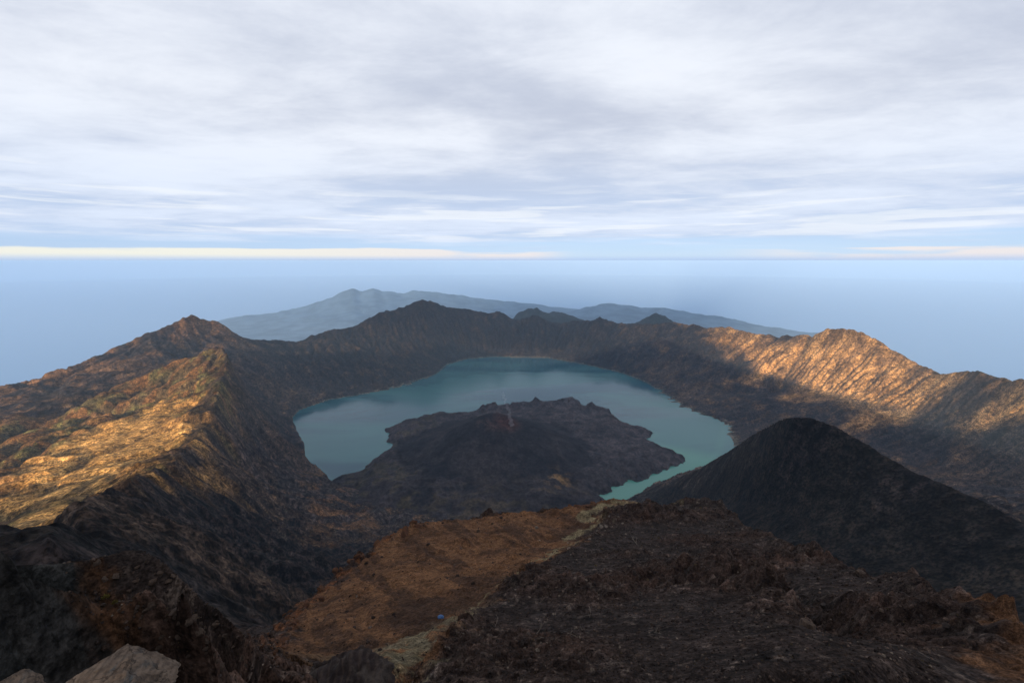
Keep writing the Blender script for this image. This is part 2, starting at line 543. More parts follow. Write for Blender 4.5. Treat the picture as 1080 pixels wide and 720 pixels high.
CARVES = [([P(*q) for q in a], b, c) for a, b, c in CARVES]


def carve(x, y):
    """valleys cut into the slopes: depth and how deep inside one a point lies"""
    xx = x + 45 * fbm(x, y, 380, 4, 141, 0.55)
    yy = y + 45 * fbm(x, y, 380, 4, 145, 0.55)
    dep = np.zeros_like(x)
    ins = np.zeros_like(x)
    for line, d, w in CARVES:
        g = np.exp(-(polydist(xx, yy, xy(line)) / w) ** 2)
        dep = np.maximum(dep, d * g)
        ins = np.maximum(ins, g)
    return dep, ins


def height(x, y, sp):
    r = np.hypot(x, y)
    z = base_z(x, y)
    fade = smooth(300, 700, r) * smooth(9700, 8900, y) * smooth(8100, 7300, np.abs(x)) * smooth(260, 500, y)
    hillm = np.maximum(inpoly(x, y, DARKHILL), smooth(160, 60, polydist(x, y, xy([P(*p) for p in HILL]))))
    z = z + fade * grid_sample(ERO, x, y) * (1 - 0.82 * hillm) * (1 - 0.85 * softgold(x, y)) * (1 - 0.35 * leftgrass(x, y))
    above = np.clip((z - LAKE) / 90.0, 0.0, 1)
    far = smooth(250, 600, r)
    lg = leftgrass(x, y)
    st1, st2 = grid_sample(STK1, x, y), grid_sample(STK2, x, y)
    z = z + fade * above * (st1 * 2.6 + st2 * 7.0) * (1 - 0.88 * hillm) * (1 - 0.45 * lg) * (1 - 0.75 * softgold(x, y))
    z = z - carve(x, y)[0]
    rg = (1 - np.maximum(0.88 * hillm, 0.8 * lg)) * (1 - 0.6 * softgold(x, y))
    z = z + far * above * rg * (fbm(x, y, 520, 6, 31, 0.55, True, sp) * 17 + fbm(x, y, 170, 5, 35, 0.55, True, sp) * 10)
    z = z + far * above * rg * smooth(3800, 2200, r) * (fbm(x, y, 75, 5, 131, 0.6, False, sp) * 5 + fbm(x, y, 40, 4, 135, 0.6, True, sp) * 3)
    # gullies running down the golden slope
    al, ac = -0.97 * x - 0.24 * y, 0.24 * x - 0.97 * y
    ac = ac + 90 * fbm(x, y, 700, 4, 37, 0.5)
    gl = 1 - np.abs(gnoise(al / 2300, ac / 330, 44)) * 3.2
    gl2 = 1 - np.abs(gnoise(al / 900, ac / 120, 47)) * 3.0
    gold = softgold(x, y)
    z = z - far * lg * (np.clip(gl, 0, 1) ** 1.5 * 75 * (1 - 0.8 * gold) + np.clip(gl2, 0, 1) * (24 - 17 * gold))
    out = far * (1 - fade) * smooth(8000, 9000, r) * np.clip((z - SEA) / 900, 0, 1)
    z = z + out * fbm(x, y, 2400, 7, 61, 0.5, True, sp) * 70
    near = 1 - far
    z = z + near * near_extra(x, y, r, sp)
    return z


# ------------------------------------------------------------------ mesh helpers
def grid_mesh(name, X, Y, Z, mat, col=None, keep=None):
    n, m = X.shape
    co = np.stack([X, Y, Z], -1).reshape(-1, 3)
    idx = np.arange(n * m).reshape(n, m)
    quads = np.stack([idx[:-1, :-1], idx[1:, :-1], idx[1:, 1:], idx[:-1, 1:]], -1).reshape(-1, 4)
    if keep is not None:
        quads = quads[keep.reshape(-1)]
        used = np.zeros(n * m, bool)
        used[quads.ravel()] = True
        remap = np.cumsum(used) - 1
        quads = remap[quads]
        co = co[used]
        if col is not None:
            col = col.reshape(-1, col.shape[-1])[used]
    return raw_mesh(name, co, quads, mat, col)


def raw_mesh(name, co, quads, mat, col=None, smooth_shade=True):
    me = bpy.data.meshes.new(name)
    me.vertices.add(len(co))
    me.vertices.foreach_set('co', np.ascontiguousarray(co, dtype=np.float32).ravel())
    k = quads.shape[1]
    me.loops.add(quads.size)
    me.loops.foreach_set('vertex_index', quads.astype(np.int32).ravel())
    me.polygons.add(len(quads))
    me.polygons.foreach_set('loop_start', np.arange(0, quads.size, k, dtype=np.int32))
    me.polygons.foreach_set('use_smooth', np.full(len(quads), smooth_shade))
    me.update(calc_edges=True)
    if col is not None:
        at = me.attributes.new('tint', 'FLOAT_COLOR', 'POINT')
        c = np.ones((len(co), 4), np.float32)
        c[:, :3] = col.reshape(-1, col.shape[-1])[:, :3]
        at.data.foreach_set('color', c.ravel())
    me.materials.append(mat)
    ob = bpy.data.objects.new(name, me)
    COL.objects.link(ob)
    return ob


def tag(o, label, cat, group=None, kind=None):
    o['label'] = label
    o['category'] = cat
    if group:
        o['group'] = group
    if kind:
        o['kind'] = kind
    return o


# ------------------------------------------------------------------ materials
def new_mat(name):
    m = bpy.data.materials.new(name)
    m.use_nodes = True
    nt = m.node_tree
    for n in list(nt.nodes):
        nt.nodes.remove(n)
    out = nt.nodes.new('ShaderNodeOutputMaterial')
    return m, nt, out


def N(nt, typ, **kw):
    n = nt.nodes.new(typ)
    for k, v in kw.items():
        if k.startswith('i_'):
            key = k[2:]
            key = int(key) if key.isdigit() else key.replace('_', ' ')
            n.inputs[key].default_value = v
        else:
            setattr(n, k, v)
    return n


def mix(nt, fac, a, b, blend='MIX'):
    n = nt.nodes.new('ShaderNodeMix')
    n.data_type = 'RGBA'
    n.blend_type = blend
    for sock, v in ((n.inputs[0], fac), (n.inputs[6], a), (n.inputs[7], b)):
        if isinstance(v, bpy.types.NodeSocket):
            nt.links.new(v, sock)
        elif isinstance(v, (int, float)):
            sock.default_value = v
        else:
            sock.default_value = (*v, 1) if len(v) == 3 else v
    return n.outputs[2]


def math_(nt, op, a, b=None, clamp=False):
    n = nt.nodes.new('ShaderNodeMath')
    n.operation = op
    n.use_clamp = clamp
    for sock, v in ((n.inputs[0], a), (n.inputs[1], b)):
        if v is None:
            continue
        if isinstance(v, bpy.types.NodeSocket):
            nt.links.new(v, sock)
        else:
            sock.default_value = v
    return n.outputs[0]


def maprange(nt, v, a, b, c=0.0, d=1.0, smooth_=True):
    n = nt.nodes.new('ShaderNodeMapRange')
    n.interpolation_type = 'SMOOTHSTEP' if smooth_ else 'LINEAR'
    nt.links.new(v, n.inputs[0])
    for i, q in enumerate((a, b, c, d)):
        n.inputs[i + 1].default_value = q
    return n.outputs[0]


def noise(nt, vec, scale, detail=6, rough=0.55, dist=0.0):
    n = N(nt, 'ShaderNodeTexNoise', i_Scale=scale, i_Detail=detail, i_Roughness=rough, i_Distortion=dist)
    nt.links.new(vec, n.inputs['Vector'])
    return n.outputs['Fac']


def ground_mat(name, scales, bump, spread=0.7, rough=0.92):
    """rock and soil tinted by the 'tint' attribute, with mottling and bump at the given scales (metres)"""
    m, nt, out = new_mat(name)
    geo = N(nt, 'ShaderNodeNewGeometry')
    at = N(nt, 'ShaderNodeAttribute', attribute_name='tint')
    pos = geo.outputs['Position']
    col = at.outputs['Color']
    h = None
    for i, (s, w) in enumerate(scales):
        n = noise(nt, pos, 1.0 / s, 5, 0.62)
        fac = maprange(nt, n, 0.32, 0.68, 1 - spread * w, 1 + spread * w)
        comb = N(nt, 'ShaderNodeCombineColor')
        for k in range(3):
            nt.links.new(fac, comb.inputs[k])
        col = mix(nt, 1.0, col, comb.outputs[0], 'MULTIPLY')
        hh = math_(nt, 'MULTIPLY', n, s * (0.35 if s < 30 else 0.10))
        h = hh if h is None else math_(nt, 'ADD', h, hh)
    b = N(nt, 'ShaderNodeBump', i_Strength=bump, i_Distance=1.0)
    nt.links.new(h, b.inputs['Height'])
    p = N(nt, 'ShaderNodeBsdfPrincipled', i_Roughness=rough)
    p.inputs['Specular IOR Level'].default_value = 0.04
    nt.links.new(col, p.inputs['Base Color'])
    nt.links.new(b.outputs[0], p.inputs['Normal'])
    nt.links.new(p.outputs[0], out.inputs[0])
    return m


M_FAR = ground_mat('mountain_rock', ((220, 0.35), (70, 0.45), (22, 0.8), (6.5, 1.0)), 1.0, 0.75)
M_NEAR = ground_mat('scree', ((9.0, 0.35), (2.5, 0.45), (0.7, 0.7), (0.2, 0.7)), 1.0, 0.7)
M_LAVA = ground_mat('lava', ((260, 0.5), (70, 0.7), (20, 0.6)), 0.8, 0.6)
M_HILLS = ground_mat('distant_land', ((900, 0.5),), 0.3, 0.5)

# ------------------------------------------------------------------ far terrain
cols = np.radians(np.concatenate([np.arange(-88, -57.5, 0.4), np.arange(-57.5, 57.51, 0.085), np.arange(57.8, 88.1, 0.4)]))
rows = np.concatenate([np.arange(math.log(335), math.log(2500), 0.0055), np.arange(math.log(2500), math.log(8900), 0.0029),
                       np.arange(math.log(8900), math.log(13000), 0.008), np.arange(math.log(13000), math.log(27000), 0.04)])
A2, R2 = np.meshgrid(cols, np.exp(rows), indexing='ij')
X, Y = np.sin(A2) * R2, np.cos(A2) * R2
SP = R2 * 0.0028
Z = height(X, Y, SP)


def lin(r, g, b):
    f = lambda c: ((c / 255 + 0.055) / 1.055) ** 2.4 if c > 10 else c / 255 / 12.92
    return np.array([f(r), f(g), f(b)])


def slope_of(X, Y, Z):
    P3 = np.stack([X, Y, Z], -1)
    du = np.gradient(P3, axis=0)
    dv = np.gradient(P3, axis=1)
    n = np.cross(du, dv)
    n /= np.linalg.norm(n, axis=-1, keepdims=True) + 1e-9
    return np.abs(n[..., 2])


def blend(c, k, col):
    return c * (1 - k[..., None]) + np.asarray(col) * k[..., None]


def soft(x, y, poly, w, seed):
    """soft membership in a ground polygon, edge broken up by noise"""
    poly = xy(poly)
    d = polydist(x, y, poly + poly[:1])
    s = np.where(inpoly(x, y, poly), d, -d)
    return smooth(-w, w, s + w * 1.6 * fbm(x, y, w * 3, 5, seed, 0.6))


def far_color(X, Y, Z):
    nz = slope_of(X, Y, Z)
    ero = grid_sample(ERD, X, Y)
    n1 = fbm(X, Y, 700, 6, 91, 0.55)
    n2 = fbm(X, Y, 170, 6, 95, 0.6)
    n3 = fbm(X, Y, 60, 5, 99, 0.6)
    c = np.zeros(X.shape + (3,)) + np.array([0.034, 0.025, 0.022])
    c = blend(c, smooth(0.0, 0.6, n1 + 0.4 * n2) * 0.7, (0.056, 0.036, 0.024))
    c = blend(c, smooth(0.2, 0.7, n2 + 0.5 * n3) * smooth(0.45, 0.8, nz) * (0.7 - 0.45 * smooth(2400, 1400, np.hypot(X, Y))), (0.115, 0.066, 0.034))
    c = blend(c, smooth(0.1, 0.6, n3 - 0.3 * n1) * 0.5, (0.018, 0.017, 0.014))
    st1, st2 = grid_sample(STK1, X, Y), grid_sample(STK2, X, Y)
    c = blend(c, smooth(0.9, 2.3, st1 + 0.5 * st2 + n1) * (0.55 - 0.42 * smooth(3000, 2000, np.hypot(X, Y))), (0.13, 0.085, 0.055))
    c = blend(c, smooth(0.6, 2.0, -st2) * 0.45, (0.017, 0.016, 0.015))
    c = c * (1 - 0.5 * (smooth(4800, 6000, Y) * smooth(2300, 1500, X)))[..., None]  # far rim centre: dim light there put into a darker colour
    n4 = fbm(X, Y, 22, 4, 103, 0.6)
    c = c * np.clip(1 + smooth(4200, 2600, np.hypot(X, Y)) * 1.1 * n4, 0.25, 2)[..., None]
    # dry grass on the right wall; its sunlit patch is put into the colour
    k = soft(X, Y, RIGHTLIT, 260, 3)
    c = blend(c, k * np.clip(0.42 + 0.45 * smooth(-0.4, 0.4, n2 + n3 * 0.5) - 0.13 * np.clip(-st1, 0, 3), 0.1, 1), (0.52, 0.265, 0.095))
    # left outer slopes: golden grass, green shrubs, dark gullies
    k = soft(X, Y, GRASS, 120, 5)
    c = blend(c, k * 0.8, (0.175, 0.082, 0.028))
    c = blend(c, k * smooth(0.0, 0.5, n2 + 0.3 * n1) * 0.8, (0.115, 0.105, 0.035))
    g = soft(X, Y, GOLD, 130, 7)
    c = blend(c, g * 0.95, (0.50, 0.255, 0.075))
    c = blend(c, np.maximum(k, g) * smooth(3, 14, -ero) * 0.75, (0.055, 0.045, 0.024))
    c = blend(c, np.maximum(k, g) * smooth(0.35, 0.75, n3 + 0.5 * n2) * 0.45 * (1 - 0.5 * g), (0.10, 0.075, 0.03))
    sc_ = soft(X, Y, SCRUB_SHADE, 45, 13)  # dark scrub strip; shade beyond the lit edge is put into its colour
    c = blend(c, sc_ * 0.88, (0.034, 0.024, 0.015))
    west = smooth(-2900, -4700, X) * (1 - k)
    c = blend(c, west * 0.6 * smooth(-0.5, 0.4, n2 + n1), (0.21, 0.10, 0.04))
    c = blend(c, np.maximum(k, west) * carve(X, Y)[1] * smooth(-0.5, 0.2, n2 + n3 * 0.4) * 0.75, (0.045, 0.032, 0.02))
    b = soft(X, Y, BENCH, 90, 9)
    c = blend(c, b * smooth(-0.2, 0.4, n2) * 0.75, (0.10, 0.05, 0.022))
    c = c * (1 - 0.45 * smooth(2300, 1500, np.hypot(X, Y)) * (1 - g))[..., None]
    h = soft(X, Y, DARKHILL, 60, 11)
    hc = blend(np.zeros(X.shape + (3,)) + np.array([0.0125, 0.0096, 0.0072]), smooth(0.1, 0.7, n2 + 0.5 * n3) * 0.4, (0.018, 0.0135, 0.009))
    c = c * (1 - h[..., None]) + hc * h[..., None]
    # low, hidden ground near the lava
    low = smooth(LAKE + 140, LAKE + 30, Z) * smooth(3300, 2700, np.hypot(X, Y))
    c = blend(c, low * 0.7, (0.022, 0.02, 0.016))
    c = blend(c, smooth(9600, 10300, np.hypot(X, Y)) * 0.9, (0.014, 0.019, 0.018))
    # narrow pale beach
    c = blend(c, smooth(LAKE + 10, LAKE + 2, Z) * 0.5, (0.16, 0.14, 0.10))
    return c


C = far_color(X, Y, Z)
zmax = np.maximum(np.maximum(Z[:-1, :-1], Z[1:, :-1]), np.maximum(Z[1:, 1:], Z[:-1, 1:]))
rm = R2[:-1, :-1]
keep = (zmax > LAKE - 12) | (rm > 7600) | (np.abs(X[:-1, :-1]) > 3600)
keep &= zmax > SEA - 60
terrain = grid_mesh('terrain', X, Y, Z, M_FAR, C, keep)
tag(terrain, 'rugged brown caldera rim and inner walls around the lake', 'mountain rim', kind='structure')

# ------------------------------------------------------------------ foreground ridge
fine_cols = np.radians(np.arange(-60.0, 60.01, 0.095))
cols = np.concatenate([np.radians(np.arange(-88, -60.2, 0.3)), fine_cols, np.radians(np.arange(60.3, 88.1, 0.3))])
N_OFF = int(np.searchsorted(cols, fine_cols[0]))
rows = np.arange(math.log(1.1), math.log(420), 0.0065)
A2, R2 = np.meshgrid(cols, np.exp(rows), indexing='ij')
X, Y = np.sin(A2) * R2, np.cos(A2) * R2
SPN = R2 * 0.004
Z = height(X, Y, SPN)
NX, NY, NZ = X, Y, Z


def near_color(X, Y, Z):
    r = np.hypot(X, Y)
    nz = slope_of(X, Y, Z)
    n1 = fbm(X, Y, 30, 6, 191, 0.55)
    n2 = fbm(X, Y, 6, 5, 195, 0.6)
    n3 = fbm(X, Y, 1.5, 4, 199, 0.6)
    c = np.zeros(X.shape + (3,)) + np.array([0.0275, 0.0175, 0.0135])
    c = blend(c, smooth(0.0, 0.6, n1 + 0.3 * n2) * 0.7, (0.040, 0.023, 0.0165))
    ash = smooth(0.1, -0.3, gnoise(X / 34, Y / 34, 15))
    c = blend(c, ash * 0.7, (0.020, 0.0155, 0.0135))
    c = blend(c, smooth(0.2, 0.7, n2) * 0.5, (0.014, 0.012, 0.011))
    c = blend(c, smooth(0.45, 0.8, n3 + 0.4 * n2) * 0.6, (0.075, 0.055, 0.043))
    r0 = r
    wx, wy = wander(X, Y, r)
    for wl, sd_ in ((4.0, 1), (1.9, 2), (0.85, 3)):
        d_, ident = worley(X + 0.3 * wl * gnoise(X / wl, Y / wl, 8), Y, wl, sd_)
        st = smooth(0.6, 0.35, d_) * (ident > 0.55) * np.clip(wl / (r * 0.004) / 4, 0, 1)
        hue = (ident * 37.0) % 1.0
        c = c * (1 + st * (hue * 1.2 - 0.4))[..., None]
    k = soft(wx, wy, BROWN, 2.2, 21)
    bc = np.zeros(X.shape + (3,)) + np.array([0.115, 0.056, 0.027])
    bc = blend(bc, smooth(-0.1, 0.6, n1 + 0.3 * n2) * 0.7, (0.044, 0.024, 0.015))
    bc = blend(bc, smooth(0.2, 0.6, n2 + n3 * 0.3) * 0.35, (0.11, 0.05, 0.022))
    bc = blend(bc, smooth(0.1, 0.5, fbm(X * 0.86 + Y * 0.5, (Y * 0.86 - X * 0.5) * 0.2, 14, 5, 205, 0.6)) * 0.65, (0.030, 0.018, 0.013))
    c = c * (1 - k[..., None]) + bc * k[..., None]
    d = polydist(wx, wy, xy(PATHL))
    w = np.interp(r, [45, 60, 85, 105, 140, 175, 230, 290], [6.5, 6.0, 5.0, 2.6, 2.4, 4.5, 6.5, 6.5])
    w = w * np.clip(0.8 + 1.0 * n1 + 0.9 * n2, 0.05, 2.2)
    pk = smooth(1.0, 0.35, d / w) * smooth(300, 270, r)
    c = blend(c, pk * (0.55 + 0.35 * smooth(-0.3, 0.3, n3 + n2)), (0.17, 0.135, 0.075))
    g = smooth(13, 3, d) * smooth(112, 70, r) * k
    c = blend(c, g * 0.6 * smooth(-0.3, 0.3, n2), (0.085, 0.070, 0.048))
    # rust soil at the far right and on the left edge rocks
    right = soft(X, Y, [P(*p) for p in ((1030, 640, 130), (1100, 650, 130), (1120, 760, 40), (1075, 720, 58), (1050, 690, 76), (1030, 660, 96))], 3, 23)
    c = blend(c, right * 0.8, (0.09, 0.042, 0.019))
    edge = soft(X, Y, [P(*p) for p in ((262, 722, 92), (285, 668, 130), (330, 622, 175), (400, 566, 235), (445, 548, 262), (440, 557, 238), (400, 580, 212), (330, 640, 152), (290, 690, 104))], 2, 25)
    c = blend(c, edge * smooth(0.0, 0.4, n2) * 0.7, (0.12, 0.046, 0.018))
    # grey face at the left, rusty cleft beside it
    gl = soft(X, Y, [P(*p) for p in ((-200, 600, 50), (-100, 606, 50), (60, 596, 50), (98, 590, 50), (104, 640, 32), (115, 680, 20), (60, 720, 6), (-200, 740, 6))], 0.8, 27)
    c = blend(c, gl * 0.8, (0.020, 0.021, 0.020))
    cl = soft(X, Y, [P(*p) for p in ((92, 594, 48), (112, 590, 48), (122, 640, 33), (140, 690, 19), (112, 690, 19), (104, 640, 32))], 0.6, 29)
    c = blend(c, cl * 0.7, (0.055, 0.025, 0.011))
    return c


C = near_color(X, Y, Z)
fore = grid_mesh('foreground_ridge', X, Y, Z, M_NEAR, C)
tag(fore, 'dark scree ridge and rusty brown slope below the viewpoint', 'ridge', kind='structure')


def near_z(x, y):
    """height of the foreground mesh at one point"""
    a = N_OFF + (math.atan2(x, y) - fine_cols[0]) / (fine_cols[1] - fine_cols[0])
    r = (math.log(max(1.11, math.hypot(x, y))) - rows[0]) / (rows[1] - rows[0])
    i = int(min(max(a, 0), NZ.shape[0] - 2))
    j = int(min(max(r, 0), NZ.shape[1] - 2))
    u, v = min(max(a - i, 0), 1), min(max(r - j, 0), 1)
    return float(NZ[i, j] * (1 - u) * (1 - v) + NZ[i + 1, j] * u * (1 - v) + NZ[i, j + 1] * (1 - u) * v + NZ[i + 1, j + 1] * u * v)


# ------------------------------------------------------------------ mountain body behind the viewer
ca = np.radians(np.concatenate([np.arange(86.5, 120, 0.7), np.arange(120, 240, 1.5), np.arange(240, 273.6, 0.7)]))
ra = np.concatenate([np.arange(math.log(1.1), math.log(600), 0.03), np.arange(math.log(600), math.log(26000), 0.02)])
A2, R2 = np.meshgrid(ca, np.exp(ra), indexing='ij')
X, Y = np.sin(A2) * R2, np.cos(A2) * R2
Z2 = height(X, Y, R2 * 0.012)
Z = base_z(X, Y) + smooth(40, 500, R2) * fbm(X, Y, 700, 6, 71, 0.5, True, R2 * 0.03) * np.clip(R2 / 60, 0, 22)
aw = smooth(math.radians(88), math.radians(110), np.minimum(A2, 2 * math.pi - A2))
Z = Z2 * (1 - aw) + Z * aw
C = np.zeros(X.shape + (3,)) + np.array([0.034, 0.026, 0.022])
summit = grid_mesh('summit_ridge', X, Y, Z, M_FAR, C)
tag(summit, 'bare summit ridge of the volcano behind the viewpoint', 'mountain', kind='structure')

# ------------------------------------------------------------------ young cone and lava field in the lake
LAVA_PX = [(346, 509), (360, 503), (374, 499), (386, 493), (392, 486), (402, 477), (418, 473), (423, 470), (418, 467), (405, 466),
           (408, 459), (407, 453), (418, 449), (426, 445), (448, 438), (474, 436), (502, 435), (512, 431), (528, 430), (537, 431), (546, 426),
           (570, 428), (593, 427), (605, 426), (618, 431), (628, 433), (642, 434), (648, 441), (665, 449), (680, 453), (690, 457), (688, 461), (676, 464),
           (684, 466), (696, 471), (710, 476), (722, 483), (716, 491), (704, 494), (692, 499), (684, 500), (676, 506), (664, 508), (655, 514), (646, 513), (644, 519), (632, 522)]
LAVA = [PZ(u, v, LAKE) for u, v in LAVA_PX] + [(1000, 2300, 0), (0, 2100, 0), (-1100, 2300, 0)]
c0, c1 = PZ(300, 520, LAKE), PZ(760, 425, LAKE)
gx = np.arange(-2000, 2100, 8.0)
gy = np.arange(2120, 5150, 8.0)
X, Y = np.meshgrid(gx, gy, indexing='ij')
wx = X + 34 * fbm(X, Y, 210, 5, 301, 0.65)
wy = Y + 34 * fbm(X, Y, 210, 5, 311, 0.65)
pl = xy(LAVA)
d = polydist(wx, wy, pl + pl[:1])
s = np.where(inpoly(wx, wy, pl), d, -d)
Z = LAKE - 16 + 30 * smooth(-25, 30, s) + 55 * (1 - np.exp(-np.clip(s, 0, None) / 220))
rough = smooth(0, 120, s)
Z += rough * (fbm(X, Y, 420, 6, 321, 0.55, True) * 20 + fbm(X, Y, 90, 4, 331, 0.6) * 12)
# lava wall at the back
CONE = P(524, 446, 3480)
ridge = [PZ(u, v, LAKE + 60) for u, v in ((512, 431), (528, 430), (546, 426), (570, 428), (605, 426), (640, 433))]
Z += 46 * np.exp(-(polydist(X, Y, xy(ridge)) / 110) ** 2) * smooth(-10, 60, s) * (1 + 1.3 * fbm(X, Y, 190, 4, 341))
dc = np.hypot((X - CONE[0]) * 0.92, Y - CONE[1])
rc = dc * (1 + 0.06 * gnoise(X / 300, Y / 300, 4))
top = CONE[2] + 40
coneH = top - np.maximum(rc - 150, 0) * 0.58 + 0.00016 * np.maximum(rc - 150, 0) ** 2
coneH = np.where(rc < 150, top - 75 * smooth(150, 40, rc), coneH)
breach = np.exp(-(((X - CONE[0] - 150) / 90) ** 2 + ((Y - CONE[1] + 20) / 160) ** 2))
coneH -= breach * 55
coneH += fbm(X, Y, 160, 4, 351, 0.5) * 4
ang = np.arctan2(Y - CONE[1], X - CONE[0])
coneH += np.clip(rc - 150, 0, 300) / 300 * 9 * gnoise(ang * 7, rc / 900, 5)
base_slope = LAKE + 210 - (Y - 2300) * 0.2
lowland = smooth(3300, 2500, Y) * smooth(0, 500, s)
Z = Z + lowland * (60 + 30 * fbm(X, Y, 500, 5, 361))
ZL = Z.copy()
kk = 18.0
mx = np.maximum(Z, coneH)
Z = mx + kk * np.exp(-np.abs(Z - coneH) / kk) * 0.5
n1 = fbm(X, Y, 500, 6, 371)
n2 = fbm(X, Y, 110, 5, 381)
C = np.zeros(X.shape + (3,)) + np.array([0.016, 0.013, 0.0135])
C = blend(C, smooth(0.0, 0.6, n1 + 0.4 * n2) * 0.6, (0.032, 0.024, 0.022))
isl = smooth(5, 40, ZL - coneH)
flow = fbm(X + 60 * fbm(X, Y, 300, 3, 391), Y, 230, 5, 395, 0.6, True)
C = blend(C, smooth(0.0, 0.8, flow) * isl * 0.7, (0.034, 0.026, 0.025))
C = blend(C, isl * (0.5 + 0.5 * smooth(-0.3, 0.4, n2)) * smooth(2900, 3400, Y), (0.050, 0.040, 0.040))
C = blend(C, isl * smooth(-500, -750, X) * smooth(0.0, 0.5, n2 + n1) * 0.6, (0.045, 0.036, 0.020))
C = blend(C, smooth(240, 120, rc) * smooth(-80, 60, X - CONE[0]) * 0.6, (0.075, 0.028, 0.02))
C = blend(C, smooth(230, 150, rc) * smooth(0.0, 0.3, n2) * 0.5, (0.055, 0.03, 0.025))
C = blend(C, smooth(3000, 2500, Y) * smooth(0.0, 0.5, n2 + n1 * 0.6) * 0.55, (0.055, 0.038, 0.018))
oc = P(590, 520, 2900)
C = blend(C, np.exp(-(((X - oc[0]) / 75) ** 2 + ((Y - oc[1]) / 110) ** 2)) * smooth(0.0, 0.4, n2 + 0.2), (0.16, 0.09, 0.035))
C = blend(C, smooth(14, 2, s) * 0.25, (0.09, 0.08, 0.06))
zm = np.maximum(np.maximum(Z[:-1, :-1], Z[1:, :-1]), np.maximum(Z[1:, 1:], Z[:-1, 1:]))
cone = grid_mesh('volcanic_cone', X, Y, Z, M_LAVA, C, zm > LAKE - 14)
tag(cone, 'dark volcanic cone and rough lava field reaching into the lake', 'volcano', kind='structure')

# ------------------------------------------------------------------ water
def disc(name, cx, cy, z, rad, rings, seg, mat):
    co = [(cx, cy, z)]
    for i in range(1, rings + 1):
        rr = rad * (i / rings) ** 2
        for k in range(seg):
            t = 2 * math.pi * k / seg
            co.append((cx + rr * math.cos(t), cy + rr * math.sin(t), z))
    me = bpy.data.meshes.new(name)
    f = [(0, 1 + k, 1 + (k + 1) % seg) for k in range(seg)]
    for i in range(rings - 1):
        a, b = 1 + i * seg, 1 + (i + 1) * seg
        f += [(a + k, b + k, b + (k + 1) % seg, a + (k + 1) % seg) for k in range(seg)]
    me.from_pydata(co, [], f)
    me.materials.append(mat)
    o = bpy.data.objects.new(name, me)
    COL.objects.link(o)
    return o


m, nt, out = new_mat('lake_water')
geo = N(nt, 'ShaderNodeNewGeometry')
pos = geo.outputs['Position']
mp = N(nt, 'ShaderNodeMapping')
mp.inputs['Scale'].default_value = (1 / 2200, 1 / 700, 1)
nt.links.new(pos, mp.inputs[0])
wind = noise(nt, mp.outputs[0], 1.0, 4, 0.5, 0.6)
b = N(nt, 'ShaderNodeBump', i_Strength=0.06, i_Distance=1.0)
nt.links.new(math_(nt, 'MULTIPLY', noise(nt, pos, 1 / 14.0, 3, 0.6), 4.0), b.inputs['Height'])
p = N(nt, 'ShaderNodeBsdfPrincipled')
p.inputs['IOR'].default_value = 1.33
sed = N(nt, 'ShaderNodeAttribute', attribute_name='tint')
wc = mix(nt, maprange(nt, wind, 0.35, 0.65), (0.006, 0.055, 0.080), (0.028, 0.115, 0.122))
nt.links.new(mix(nt, sed.outputs['Fac'], wc, (0.055, 0.19, 0.145)), p.inputs['Base Color'])
nt.links.new(maprange(nt, wind, 0.4, 0.62, 0.08, 0.20), p.inputs['Roughness'])
nt.links.new(b.outputs[0], p.inputs['Normal'])
nt.links.new(p.outputs[0], out.inputs[0])
gx, gy = np.meshgrid(np.arange(-3600, 3601, 30.0), np.arange(2250, 8301, 30.0), indexing='ij')
lp = xy(LAVA)
rs = xy(SHORE[22:])
dl = polydist(gx, gy, lp + lp[:1])
dr_ = polydist(gx, gy, rs)
dsh = np.minimum(dl, polydist(gx, gy, xy(SHORE)))
milk = smooth(420, 40, dl + dr_ * 0.55) + 0.15 * smooth(60, 0, dsh)
milk = np.clip(milk + 0.25 * smooth(900, 100, dr_ + 0.5 * dl), 0, 1)
lake = grid_mesh('lake', gx, gy, np.full(gx.shape, LAKE), m, np.repeat(milk[..., None], 3, 2))
tag(lake, 'teal crater lake curving around the lava field', 'lake', kind='structure')

m, nt, out = new_mat('sea_water')
p = N(nt, 'ShaderNodeBsdfPrincipled', i_Roughness=0.3)
p.inputs['Base Color'].default_value = (0.12, 0.27, 0.46, 1)  # paler than open water: haze over the sea put into the colour
p.inputs['IOR'].default_value = 1.33
nt.links.new(p.outputs[0], out.inputs[0])
sea = disc('sea', 0, 0, SEA, 116000.0, 24, 96, m)
tag(sea, 'blue sea far below fading into haze', 'sea', kind='structure')

